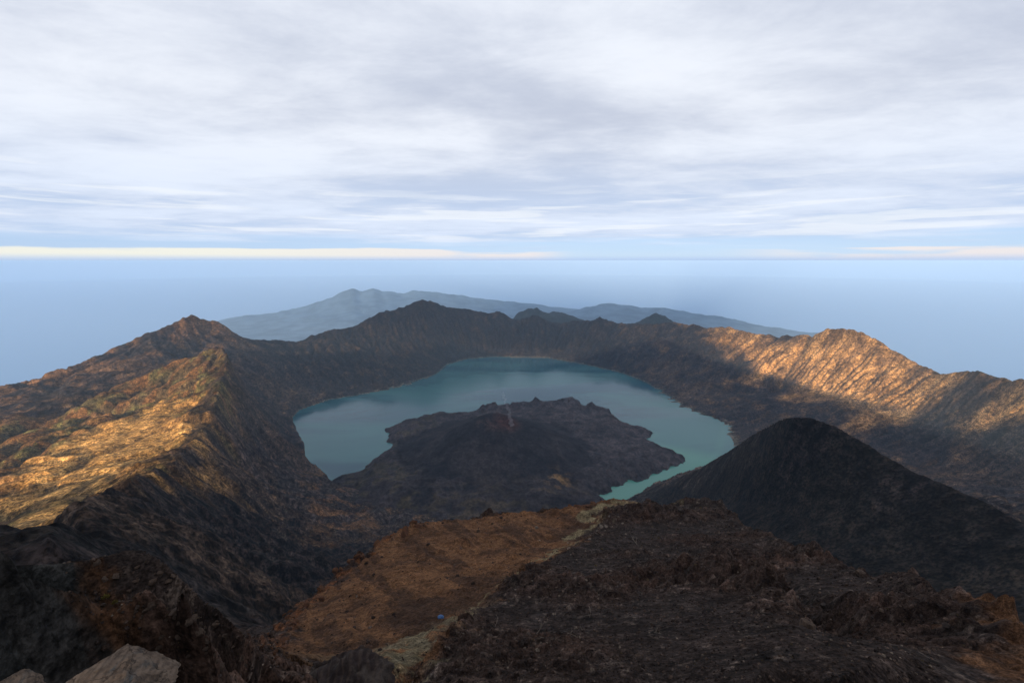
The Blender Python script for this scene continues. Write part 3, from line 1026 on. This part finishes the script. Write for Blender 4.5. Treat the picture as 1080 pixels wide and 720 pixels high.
# ------------------------------------------------------------------ distant hills
def distant(name, prof, r0, label, seed, width=2600):
    us = np.linspace(prof[0][0], prof[-1][0], 160)
    vs = np.interp(us, [q[0] for q in prof], [q[1] for q in prof])
    off = np.concatenate([np.linspace(-11000, -300, 60), np.linspace(0, width * 2.2, 22)])
    X = np.zeros((len(us), len(off)))
    Y, Z = X.copy(), X.copy()
    for i, (u, v) in enumerate(zip(us, vs)):
        q = P(u, v, r0)
        r = math.hypot(q[0], q[1])
        X[i] = q[0] / r * (r + off)
        Y[i] = q[1] / r * (r + off)
        t = i / (len(us) - 1)
        end = min(1, t / 0.15) * min(1, (1 - t) / 0.15)
        hh = max(q[2] - SEA, 0) + 60
        near_ = np.where(off < 0, np.exp(-np.abs(off / 4200) ** 1.1), np.exp(-np.abs(off / width) ** 1.4))
        Z[i] = SEA - 60 + hh * near_ + 150 * end * np.where(off < 0, 1, 0)
    hgt = np.clip((Z - SEA + 40) / 400, 0, 1)
    Z += hgt * fbm(X, Y, 2600, 5, seed, 0.55, True) * 110
    C = np.zeros(X.shape + (3,)) + np.array([0.088, 0.135, 0.185])  # haze tint put into the land colour, bluer than forest
    o = grid_mesh(name, X, Y, Z, M_HILLS, C)
    tag(o, label, 'hills', kind='structure')
    return o


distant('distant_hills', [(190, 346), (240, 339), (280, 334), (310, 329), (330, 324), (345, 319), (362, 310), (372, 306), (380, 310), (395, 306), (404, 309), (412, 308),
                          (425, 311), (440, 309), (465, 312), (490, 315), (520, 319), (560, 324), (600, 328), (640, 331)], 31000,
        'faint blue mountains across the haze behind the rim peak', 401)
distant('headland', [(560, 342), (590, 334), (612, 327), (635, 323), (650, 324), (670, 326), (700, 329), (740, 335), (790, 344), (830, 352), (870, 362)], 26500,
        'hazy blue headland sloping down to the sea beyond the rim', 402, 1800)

# ------------------------------------------------------------------ loose rocks and small things
import bmesh
from mathutils import Vector, Matrix, noise as mnoise


def rock_mat(name, base, alt, scale, spots=None):
    m, nt, out = new_mat(name)
    tcn = N(nt, 'ShaderNodeTexCoord')
    pos = tcn.outputs['Object']
    n = noise(nt, pos, scale, 8, 0.65, 0.3)
    col = mix(nt, maprange(nt, n, 0.35, 0.65), base, alt)
    if spots:
        n2 = noise(nt, pos, scale * 0.45, 5, 0.6, 0.8)
        col = mix(nt, maprange(nt, n2, 0.50, 0.56, 0.0, 0.8), col, spots)
    if spots:
        vo = N(nt, 'ShaderNodeTexVoronoi', feature='DISTANCE_TO_EDGE', i_Scale=1.5)
        wv = N(nt, 'ShaderNodeVectorMath', operation='ADD')
        wn = N(nt, 'ShaderNodeTexNoise', i_Scale=3.0, i_Detail=4.0)
        nt.links.new(pos, wn.inputs['Vector'])
        nt.links.new(pos, wv.inputs[0])
        nt.links.new(wn.outputs['Color'], wv.inputs[1])
        nt.links.new(wv.outputs[0], vo.inputs['Vector'])
        col = mix(nt, maprange(nt, vo.outputs['Distance'], 0.0, 0.035, 0.8, 0.0), col, (0.03, 0.022, 0.018))
        st_ = N(nt, 'ShaderNodeTexWave', i_Scale=2.2, i_Distortion=7.0, i_Detail=5.0)
        nt.links.new(pos, st_.inputs['Vector'])
        col = mix(nt, maprange(nt, st_.outputs['Fac'], 0.5, 1.0, 0.0, 0.4), col, (0.07, 0.048, 0.035))
    n3 = noise(nt, pos, scale * 6, 5, 0.7)
    col = mix(nt, maprange(nt, n3, 0.3, 0.6, 0.55, 0.0), col, (0.012, 0.010, 0.009))
    b = N(nt, 'ShaderNodeBump', i_Strength=0.9, i_Distance=0.25)
    nt.links.new(math_(nt, 'ADD', n, math_(nt, 'MULTIPLY', n3, 0.3)), b.inputs['Height'])
    p = N(nt, 'ShaderNodeBsdfPrincipled', i_Roughness=0.9)
    p.inputs['Specular IOR Level'].default_value = 0.15
    nt.links.new(col, p.inputs['Base Color'])
    nt.links.new(b.outputs[0], p.inputs['Normal'])
    nt.links.new(p.outputs[0], out.inputs[0])
    return m


R_DARK = rock_mat('dark_rock', (0.026, 0.019, 0.016), (0.050, 0.036, 0.029), 2.2)
R_RUST = rock_mat('rusty_rock', (0.10, 0.040, 0.017), (0.050, 0.024, 0.013), 2.0)
R_BROWN = rock_mat('brown_rock', (0.055, 0.036, 0.026), (0.10, 0.066, 0.046), 2.0)
R_PALE = rock_mat('pale_rock', (0.19, 0.15, 0.115), (0.11, 0.085, 0.066), 2.0)
R_TAN = rock_mat('tan_boulder', (0.23, 0.165, 0.12), (0.15, 0.105, 0.076), 1.5, (0.075, 0.085, 0.088))
R_POINT = rock_mat('dark_outcrop', (0.022, 0.015, 0.014), (0.040, 0.027, 0.024), 2.6, (0.060, 0.046, 0.038))


def rock_bm(seed, sub=3, cuts=9, squash=(1, 0.8, 0.7), rough=0.12, lo=0.42, hi=0.8):
    """angular rock of about unit radius: a ball cut by planes and roughened"""
    r = random.Random(seed)
    bm = bmesh.new()
    bmesh.ops.create_icosphere(bm, subdivisions=sub, radius=1)
    planes = []
    for _ in range(cuts):
        v = Vector((r.gauss(0, 1), r.gauss(0, 1), r.gauss(0, 1))).normalized()
        planes.append((v, r.uniform(lo, hi)))
    off = Vector((seed * 3.1, seed * 1.7, 0))
    for v in bm.verts:
        c = v.co.copy()
        for n, d in planes:
            k = c.dot(n) - d
            if k > 0:
                c -= n * k * 0.92
        c += v.co * (mnoise.fractal(v.co * 1.6 + off, 0.6, 2.1, 5) * rough)
        v.co = Vector((c.x * squash[0], c.y * squash[1], c.z * squash[2]))
    return bm


def bm_mesh(name, bm, mat, flat=False):
    me = bpy.data.meshes.new(name)
    bm.to_mesh(me)
    bm.free()
    for p in me.polygons:
        p.use_smooth = not flat
    me.materials.append(mat)
    return me


def link(name, me, parent=None):
    o = bpy.data.objects.new(name, me)
    COL.objects.link(o)
    o.parent = parent
    return o


RK = np.exp(np.arange(math.log(1.3), math.log(410), 0.02))


def ray_r(u, v):
    """horizontal distance at which the sight line meets the foreground ground, or None"""
    prev = None
    for r in RK:
        q = P(u, v, float(r))
        g = near_z(q[0], q[1])
        if g >= q[2]:
            return float(r)
    return None


def per_px(u, v, r):
    s = (v - 360.0) / F
    return r / math.hypot((u - 540.0) / F, CT - s * ST) / F


def seat(u, v):
    r = ray_r(u, v)
    if r is None:
        return None
    q = P(u, v, r)
    return q[0], q[1], near_z(q[0], q[1]), r


SHAPES = {}


def rock_shapes(kind, mat):
    if kind not in SHAPES:
        SHAPES[kind] = [bm_mesh('rock', rock_bm(100 + 10 * len(SHAPES) + k, 3, 8 + k, (1, random.uniform(.65, .95), random.uniform(.5, .85)), 0.16), mat, True) for k in range(5)]
    return SHAPES[kind]


def in_px(u, v, poly):
    return bool(inpoly(np.array([u], float), np.array([v], float), poly)[0])


def scatter(kind, mat, n, poly, size, label, group, name='rock', line=None):
    us = [p[0] for p in poly]
    vs = [p[1] for p in poly]
    done = tries = 0
    while done < n and tries < n * 12:
        tries += 1
        u, v = random.uniform(min(us), max(us)), random.uniform(min(vs), max(vs))
        if not in_px(u, v, poly):
            continue
        st = seat(u, v)
        if st is None or st[3] > 330:
            continue
        x, y, z, r = st
        k = per_px(u, v, r) * random.uniform(*size) * (1 + 1.2 * random.random() ** 5)
        o = link(name, random.choice(rock_shapes(kind, mat)))
        o.location = (x, y, z - 0.05 * k)
        o.rotation_euler = (random.uniform(-.4, .4), random.uniform(-.4, .4), random.uniform(0, 6.28))
        o.scale = (k, k, k)
        tag(o, label, 'rock', group)
        done += 1


SCREE_PX = [(455, 722), (520, 645), (580, 605), (640, 565), (700, 545), (745, 530), (775, 555), (860, 595), (950, 625), (1010, 650), (1030, 722)]
scatter('dark', R_DARK, 90, SCREE_PX, (1.3, 3.0), 'small dark stone lying loose among others on the dark scree slope', 'loose dark stones on the scree slope')
scatter('brown', R_BROWN, 50, SCREE_PX, (0.9, 2.0), 'lighter brown stone standing out on the dark scree slope', 'lighter brown stones on the scree slope')
EDGE_PX = [(272, 700), (285, 660), (325, 628), (362, 596), (400, 566), (440, 549), (444, 558), (405, 578), (370, 608), (332, 640), (310, 668), (292, 700)]
scatter('rust', R_RUST, 42, EDGE_PX, (2.2, 5.0), 'rusty orange rock on the craggy edge of the brown slope', 'rusty rocks along the edge of the brown slope')
KNOB_PX = [(580, 543), (585, 531), (612, 533), (640, 526), (650, 530), (615, 542)]
scatter('rust', R_RUST, 9, KNOB_PX, (1.8, 3.6), 'rusty rock knob on the skyline crest of the brown slope', 'rock knobs on the crest of the brown slope')
LEFT_PX = [(100, 600), (150, 586), (185, 614), (215, 640), (258, 680), (275, 722), (190, 722), (130, 650), (112, 630)]
scatter('brown', R_BROWN, 70, LEFT_PX, (1.5, 4.5), 'knobbly brown rock packed onto the near rocky outcrop', 'brown rocks on the near outcrop')
PATH_PX = [(575, 595), (600, 570), (640, 548), (668, 538), (672, 546), (625, 575), (585, 603), (520, 648), (470, 690), (455, 690), (515, 640)]
scatter('pale', R_PALE, 22, PATH_PX, (0.8, 1.7), 'pale stone along the light streak between brown slope and dark scree', 'pale stones along the light streak')

# single rocks
def single(name, label, u, v, wpx, mat, seed, squash, sink=0.1, rot=0.0, sub=4, cuts=7, rough=0.1, cat='rock', at=None):
    if at:
        x, y, z = P(u, v, at)
        r = at
    else:
        x, y, z, r = seat(u, v)
    k = wpx * per_px(u, v, r) / 2
    o = link(name, bm_mesh(name, rock_bm(seed, sub, cuts, squash, rough, *((0.55, 0.9) if cat == 'boulder' else (0.42, 0.8))), mat))
    o.location = (x, y, z + k * sink)
    o.rotation_euler = (0, 0, rot)
    o.scale = (k, k, k)
    tag(o, label, cat)
    return o


single('boulder', 'large smooth tan boulder with blue-grey patches in the near corner', 122, 732, 124, R_TAN, 5, (1, 0.85, 0.66), 0.0, 0.3, 6, 18, 0.07, 'boulder', 4.6)
single('boulder', 'smaller flat tan boulder at the very corner beside the large one', 0, 742, 84, R_TAN, 9, (1, 0.85, 0.5), 0.0, 0.8, 6, 18, 0.07, 'boulder', 4.6)
single('rock_outcrop', 'dark pointed rock outcrop at the foot of the brown slope', 362, 728, 108, R_POINT, 21, (1, 0.8, 0.9), 0.0, 0.2, 5, 10, 0.2)
single('rock', 'blocky grey-brown rock standing beside the dark gully', 851, 662, 17, R_BROWN, 31, (0.8, 0.8, 1.1), 0.3)
single('rock', 'lone white stone on the brown slope above the light streak', 566, 559, 4.5, R_PALE, 33, (1, 0.8, 0.9), 0.3)
single('rock', 'tan rock on the dark ridge crest before the dark hill', 906, 608, 11, R_BROWN, 35, (1, 0.8, 0.7), 0.2)

# dry twigs, shrub, bag
def tube(bm, pts, r0, r1, seg=5):
    rings = []
    n = len(pts)
    for i, p in enumerate(pts):
        d = (pts[min(i + 1, n - 1)] - pts[max(i - 1, 0)]).normalized()
        a = d.orthogonal().normalized()
        b = d.cross(a)
        r = r0 + (r1 - r0) * i / (n - 1)
        rings.append([bm.verts.new(p + (a * math.cos(t) + b * math.sin(t)) * r) for t in [2 * math.pi * k / seg for k in range(seg)]])
    for q, w in zip(rings[:-1], rings[1:]):
        for k in range(seg):
            bm.faces.new((q[k], q[(k + 1) % seg], w[(k + 1) % seg], w[k]))
    bm.faces.new(rings[-1])


def twig_mesh(seed, mat):
    r = random.Random(seed)
    bm = bmesh.new()

    def branch(p, d, length, rad, depth):
        pts = [p]
        for _ in range(5):
            d = (d + Vector((r.uniform(-.4, .4), r.uniform(-.4, .4), r.uniform(-.25, .3)))).normalized()
            pts.append(pts[-1] + d * length / 5)
        tube(bm, pts, rad, rad * 0.45)
        if depth:
            for _ in range(3):
                q = pts[r.randint(1, 4)]
                branch(q, (d + Vector((r.uniform(-1, 1), r.uniform(-1, 1), r.uniform(-.2, .6)))).normalized(), length * 0.55, rad * 0.6, depth - 1)
    branch(Vector((0, 0, 0)), Vector((r.uniform(-1, 1), r.uniform(-1, 1), 0.35)).normalized(), 1.0, 0.035, 2)
    return bm_mesh('dry_twig', bm, mat)


T_WOOD = rock_mat('dry_wood', (0.24, 0.19, 0.15), (0.15, 0.11, 0.085), 6.0)
tw = [twig_mesh(k, T_WOOD) for k in range(3)]
for i, (u, v, w) in enumerate([(566, 668, 12), (575, 673, 11), (607, 672, 13), (614, 664, 12), (622, 652, 11), (522, 661, 9), (672, 575, 10), (690, 668, 12)]):
    x, y, z, r = seat(u, v)
    o = link('dry_twig', tw[i % 3])
    k = w * per_px(u, v, r)
    o.location = (x, y, z + 0.02)
    o.rotation_euler = (0, 0, i * 1.3)
    o.scale = (k, k, k)
    tag(o, 'pale dry twig lying on the dark scree slope', 'twig', 'dry twigs on the scree slope')


def shrub_mesh(seed, mat, n=160):
    r = random.Random(seed)
    bm = bmesh.new()
    for _ in range(n):
        d = Vector((r.gauss(0, 1), r.gauss(0, 1), abs(r.gauss(0, .8)) + .2)).normalized()
        base = d * r.uniform(0.1, 0.5)
        tip = d * r.uniform(0.55, 1.0) + Vector((0, 0, r.uniform(0, .25)))
        s_ = d.orthogonal().normalized() * r.uniform(.03, .07)
        m_ = (base + tip) / 2
        bm.faces.new([bm.verts.new(base), bm.verts.new(m_ + s_), bm.verts.new(tip), bm.verts.new(m_ - s_)])
    return bm_mesh('shrub', bm, mat)


M_YEL = rock_mat('yellow_leaf', (0.22, 0.16, 0.03), (0.12, 0.11, 0.03), 3.0)
M_OLIVE = rock_mat('dry_leaf', (0.10, 0.075, 0.032), (0.15, 0.10, 0.045), 3.0)
for (u, v, w, label, mat, sd_) in ((113, 638, 8, 'yellow flowering shrub in the rusty cleft of the near outcrop', M_YEL, 1), (123, 643, 7, 'low yellow shrub growing lower in the rusty cleft', M_YEL, 2)):
    x, y, z, r = seat(u, v)
    k = w * per_px(u, v, r) * 0.6
    o = link('shrub', shrub_mesh(sd_, mat))
    o.location = (x, y, z)
    o.scale = (k, k, k)
    tag(o, label, 'shrub')
tm = [shrub_mesh(10 + k, M_OLIVE, 70) for k in range(3)]
for poly, n, label, grp in ((SCREE_PX, 46, 'small straw-coloured grass tuft on the dark scree slope', 'grass tufts on the scree slope'),
                            (LEFT_PX, 24, 'small dry grass tuft among the rocks of the near outcrop', 'grass tufts on the near outcrop')):
    done = 0
    while done < n:
        u, v = random.uniform(90, 1040), random.uniform(530, 720)
        if not in_px(u, v, poly):
            continue
        st = seat(u, v)
        if st is None:
            continue
        x, y, z, r = st
        k = per_px(u, v, r) * random.uniform(1.1, 2.4)
        o = link('grass_tuft', tm[done % 3])
        o.location = (x, y, z)
        o.rotation_euler = (0, 0, random.uniform(0, 6))
        o.scale = (k, k, k)
        tag(o, label, 'grass tuft', grp)
        done += 1

m, nt, out = new_mat('blue_plastic')
p = N(nt, 'ShaderNodeBsdfPrincipled', i_Roughness=0.45)
p.inputs['Base Color'].default_value = (0.012, 0.07, 0.19, 1)
nt.links.new(p.outputs[0], out.inputs[0])
bm = bmesh.new()
bmesh.ops.create_icosphere(bm, subdivisions=4, radius=1)
for v_ in bm.verts:
    d = 0.75 + 0.5 * mnoise.ridged_multi_fractal(v_.co * 1.3 + Vector((4, 2, 1)), 0.8, 2.0, 4, 1.0, 2.0) * 0.4
    v_.co = Vector((v_.co.x * d, v_.co.y * d * 0.8, v_.co.z * d * 0.5))
x, y, z, r = seat(465, 652)
k = 3.2 * per_px(465, 652, r)
bag = link('plastic_bag', bm_mesh('plastic_bag', bm, m))
bag.location = (x, y, z + 0.3 * k)
bag.scale = (k, k, k)
tag(bag, 'small bright blue crumpled bag beside the light streak', 'bag')

# rubble: thousands of small stones, one mesh
rb = [rock_bm(500 + k, 1, 5, (1, .8, .7), 0.1) for k in range(4)]
tmpl = []
for b_ in rb:
    b_.verts.ensure_lookup_table()
    tmpl.append((np.array([v_.co[:] for v_ in b_.verts]), np.array([[q.index for q in f.verts] for f in b_.faces])))
    b_.free()
VV, FF, CC = [], [], []
base_i = 0
g = np.random.default_rng(99)
made = 0
while made < 20000:
    u, v = g.uniform(0, 1080), g.uniform(525, 730)
    a_ = math.atan((u - 540) / F)
    rr_ = math.exp(g.uniform(math.log(18), math.log(280)))
    x, y = rr_ * math.sin(a_), rr_ * math.cos(a_)
    if in_px(x, y, xy(BROWN)) and g.random() > 0.16:
        continue
    z = near_z(x, y)
    k = math.hypot(rr_, z) / F * g.uniform(0.4, 1.2) * (1 + 1.6 * g.random() ** 5)
    T, Q = tmpl[made % 4]
    t = g.uniform(0, 6.28)
    ct, st_ = math.cos(t), math.sin(t)
    V = np.stack([T[:, 0] * ct - T[:, 1] * st_, T[:, 0] * st_ + T[:, 1] * ct, T[:, 2]], 1) * k + np.array([x, y, z + 0.1 * k])
    VV.append(V)
    FF.append(Q + base_i)
    base_i += len(V)
    w_ = g.random()
    cc = np.array([0.028, 0.020, 0.017]) if w_ < 0.62 else np.array([0.055, 0.037, 0.028]) if w_ < 0.965 else np.array([0.12, 0.092, 0.07])
    CC.append(np.repeat((cc * g.uniform(0.7, 1.3))[None], len(V), 0))
    made += 1
rubble = raw_mesh('rubble', np.concatenate(VV), np.concatenate(FF), M_NEAR, np.concatenate(CC), False)
tag(rubble, 'small loose stones strewn over the foreground slopes', 'rubble', kind='stuff')

# steam from the crater of the young cone
m, nt, out = new_mat('steam')
pv = N(nt, 'ShaderNodeVolumePrincipled')
pv.inputs['Color'].default_value = (0.95, 0.96, 1, 1)
pv.inputs['Density'].default_value = 0.0035
nt.links.new(pv.outputs[0], out.inputs['Volume'])
bm = bmesh.new()
sp_ = [(541, 450, 7), (539, 446, 6), (538, 441, 4.5), (537, 435, 3.5), (535, 429, 3), (533, 423, 3), (531, 417, 4), (530, 413, 2.6)]
pts = [Vector(P(a, b_, 3470)) for a, b_, w_ in sp_]
for i in range(len(pts) - 1):
    for t in (0, 0.34, 0.67):
        c_ = pts[i].lerp(pts[i + 1], t)
        w_ = (sp_[i][2] * (1 - t) + sp_[i + 1][2] * t) * 7.8 * 0.5
        mt = Matrix.Translation(c_ + Vector((random.uniform(-8, 8), random.uniform(-8, 8), 0))) @ Matrix.Diagonal((w_, w_, 15, 1))
        bmesh.ops.create_icosphere(bm, subdivisions=2, radius=1, matrix=mt)
steam = link('steam', bm_mesh('steam', bm, m))
tag(steam, 'thin white steam rising from the crater of the dark cone', 'steam', kind='stuff')

# ------------------------------------------------------------------ sky
world = bpy.data.worlds.new('World')
scene.world = world
world.use_nodes = True
nt = world.node_tree
for n in list(nt.nodes):
    nt.nodes.remove(n)
out = nt.nodes.new('ShaderNodeOutputWorld')
bg = N(nt, 'ShaderNodeBackground', i_Strength=0.09)
nt.links.new(bg.outputs[0], out.inputs[0])
sky = N(nt, 'ShaderNodeTexSky')
sky.sky_type = 'NISHITA'
sky.sun_disc = False
sky.sun_elevation = SUN_EL
sky.sun_rotation = math.pi + SUN_SIDE
sky.altitude = 3700
sky.air_density = 1.0
sky.dust_density = 1.0
tc = N(nt, 'ShaderNodeTexCoord')
sep = N(nt, 'ShaderNodeSeparateXYZ')
nt.links.new(tc.outputs['Generated'], sep.inputs[0])
x, y, z = sep.outputs
zz = math_(nt, 'ADD', math_(nt, 'MAXIMUM', z, 0.0), 0.075)
cx = math_(nt, 'DIVIDE', x, zz)
cy = math_(nt, 'DIVIDE', y, zz)
comb = N(nt, 'ShaderNodeCombineXYZ')
nt.links.new(cx, comb.inputs[0])
nt.links.new(cy, comb.inputs[1])
mp = N(nt, 'ShaderNodeMapping')
mp.inputs['Rotation'].default_value = (0, 0, math.radians(-14))
mp.inputs['Scale'].default_value = (0.62, 1.0, 1)
mp.inputs['Location'].default_value = (3.1, 1.7, 0)
nt.links.new(comb.outputs[0], mp.inputs[0])
big = noise(nt, mp.outputs[0], 0.6, 3, 0.5, 0.3)
fine = noise(nt, mp.outputs[0], 1.8, 12, 0.68, 0.2)
mixn = math_(nt, 'ADD', math_(nt, 'MULTIPLY', big, 0.64), math_(nt, 'MULTIPLY', fine, 0.36))
shade = maprange(nt, mixn, 0.36, 0.62)
cloud = mix(nt, shade, (5.2, 5.7, 6.9), (8.3, 8.7, 9.5))
# the deck is brighter overhead, thinner and bluer towards the horizon
lowfac = maprange(nt, z, 0.02, 0.36)
cloud = mix(nt, maprange(nt, z, 0.02, 0.30, 0.0, 1.0), mix(nt, 0.5, cloud, (5.6, 7.0, 9.4)), cloud)
hole = math_(nt, 'MULTIPLY', maprange(nt, mixn, 0.50, 0.41), maprange(nt, z, 0.30, 0.04, 0.0, 0.26))
skyblue = mix(nt, 0.75, sky.outputs[0], (4.6, 6.4, 9.6))
col = mix(nt, hole, cloud, skyblue)
# clear blue strip above the horizon, thin streaks in it
mp2 = N(nt, 'ShaderNodeMapping')
mp2.inputs['Scale'].default_value = (3.2, 3.2, 60)
nt.links.new(tc.outputs['Generated'], mp2.inputs[0])
streak = noise(nt, mp2.outputs[0], 1.0, 6, 0.55, 0.2)
strip = maprange(nt, math_(nt, 'ADD', z, math_(nt, 'MULTIPLY', math_(nt, 'SUBTRACT', streak, 0.5), 0.07)), 0.062, 0.030)
col = mix(nt, math_(nt, 'MULTIPLY', strip, 0.92), col, skyblue)
st2 = math_(nt, 'MULTIPLY', maprange(nt, streak, 0.52, 0.62), maprange(nt, z, 0.035, 0.06))
st2 = math_(nt, 'MULTIPLY', st2, maprange(nt, z, 0.19, 0.10))
col = mix(nt, math_(nt, 'MULTIPLY', st2, 0.5), col, (9.0, 9.3, 9.6))
# cream bank lying on the haze
azn = math_(nt, 'ARCTAN2', x, y)
mp3 = N(nt, 'ShaderNodeMapping')
mp3.inputs['Scale'].default_value = (2.6, 2.6, 30)
nt.links.new(tc.outputs['Generated'], mp3.inputs[0])
bn = noise(nt, mp3.outputs[0], 1.0, 5, 0.55)
topz = math_(nt, 'ADD', 0.024, math_(nt, 'MULTIPLY', math_(nt, 'SUBTRACT', bn, 0.5), 0.030))
bank = maprange(nt, math_(nt, 'SUBTRACT', z, topz), 0.0015, -0.0015)
gap = math_(nt, 'ADD', math_(nt, 'MULTIPLY', maprange(nt, azn, 0.16, 0.02), maprange(nt, bn, 0.30, 0.46)), math_(nt, 'MULTIPLY', maprange(nt, azn, 0.42, 0.72), maprange(nt, bn, 0.36, 0.48)), True)
cream = mix(nt, maprange(nt, azn, -0.75, 0.0), (9.6, 9.2, 7.6), (9.0, 8.1, 7.7))
col = mix(nt, math_(nt, 'MULTIPLY', math_(nt, 'MULTIPLY', bank, gap), 0.8), col, cream)
# thicken towards the level line
col = mix(nt, maprange(nt, z, 0.014, 0.0, 0.0, 0.85), col, (4.7, 6.2, 8.9))
col = mix(nt, maprange(nt, z, 0.0, -0.004), col, (3.2, 4.6, 7.0))
nt.links.new(col, bg.inputs[0])

# ------------------------------------------------------------------ unseen cloud added to shade the far rim
m, nt, out = new_mat('shade_cloud')
pv = N(nt, 'ShaderNodeVolumePrincipled')
pv.inputs['Color'].default_value = (0.97, 0.97, 0.98, 1)
pv.inputs['Density'].default_value = 7.0e-4
nt.links.new(pv.outputs[0], out.inputs['Volume'])
CB = -40000.0
ta = math.tan(SUN_EL)
aa = np.linspace(-11000, 3700, 150)
low = np.interp(aa, [-11000, -4600, -3700, -3000, -2400, -1500, 0, 450, 900, 1300, 2700, 3700], [-150, -170, -210, -300, -520, -560, -540, -380, -30, 70, 110, 400]) - CB * ta
low = low + 60 * gnoise(aa / 500, aa * 0, 3) + 30 * gnoise(aa / 170, aa * 0, 4)
end = np.clip((3700 - aa) / 700, 0, 1) ** 0.5 * np.clip((aa + 11000) / 600, 0, 1) ** 0.5
hi = low + 2600 * end + 200 * gnoise(aa / 900, aa * 0, 5)
low = np.where(end < 1, low * end + (low + 900) * (1 - end), low)
co, fa = [], []
K = 28
for k_, (a_, l_, h_, e_) in enumerate(zip(aa, low, hi, end)):
    for q in range(K):
        t = 2 * math.pi * q / K
        v_ = 0.5 + 0.5 * math.sin(t) * (1 - 0.0)
        dep = math.cos(t) * 1500 * e_ * (1 + 0.2 * math.sin(a_ / 700 + q))
        co.append(A(a_, CB + dep, l_ + (h_ - l_) * v_))
    if k_:
        b0 = (k_ - 1) * K
        fa += [(b0 + q, b0 + (q + 1) % K, b0 + K + (q + 1) % K, b0 + K + q) for q in range(K)]
me = bpy.data.meshes.new('shade_cloud')
fa += [tuple(range(K))[::-1], tuple(range((len(aa) - 1) * K, len(aa) * K))]
me.from_pydata(co, [], fa)
me.materials.append(m)
cb = link('shade_cloud', me)
tag(cb, 'long grey cloud added unseen behind the viewpoint to shade the far rim', 'cloud', kind='stuff')

# ------------------------------------------------------------------ haze
m, nt, out = new_mat('haze_air')
pv = N(nt, 'ShaderNodeVolumePrincipled')
pv.inputs['Color'].default_value = (0.52, 0.735, 1.0, 1)
pv.inputs['Density'].default_value = 1.8e-5
pv.inputs['Anisotropy'].default_value = -0.2
nt.links.new(pv.outputs[0], out.inputs['Volume'])
B = 120000.0
z0, z1 = SEA - 400, 32.0
co = np.array([(sx * B, sy * B, zz_) for zz_ in (z0, z1) for sx, sy in ((-1, -1), (1, -1), (1, 1), (-1, 1))])
haze = raw_mesh('haze', co, np.array([[0, 3, 2, 1], [4, 5, 6, 7], [0, 1, 5, 4], [1, 2, 6, 5], [2, 3, 7, 6], [3, 0, 4, 7]]), m, None, False)
tag(haze, 'pale blue haze lying over sea and mountains', 'haze', kind='stuff')

# ------------------------------------------------------------------ sun and camera
sd = bpy.data.lights.new('sun', 'SUN')
sd.energy = 5.0
sd.angle = math.radians(0.5)
sd.color = (1.0, 0.79, 0.55)
so = bpy.data.objects.new('sun', sd)
COL.objects.link(so)
from mathutils import Vector
dirv = Vector((math.sin(SUN_SIDE) * math.cos(SUN_EL), math.cos(SUN_SIDE) * math.cos(SUN_EL), -math.sin(SUN_EL)))
so.rotation_euler = dirv.to_track_quat('-Z', 'Y').to_euler()

cd = bpy.data.cameras.new('camera')
cam = bpy.data.objects.new('camera', cd)
COL.objects.link(cam)
cd.sensor_width = 36
cd.lens = 36 * F / 1080
cd.clip_start = 0.1
cd.clip_end = 400000
cam.location = (0, 0, 0)
cam.rotation_euler = (math.pi / 2 - TILT, 0, 0)
scene.camera = cam

scene.view_settings.view_transform = 'Standard'
scene.view_settings.look = 'None'
scene.view_settings.exposure = 0.25
scene.view_settings.gamma = 1
scene.cycles.use_denoising = True
scene.cycles.use_adaptive_sampling = False
scene.cycles.max_bounces = 6
scene.cycles.diffuse_bounces = 2
scene.cycles.volume_bounces = 3
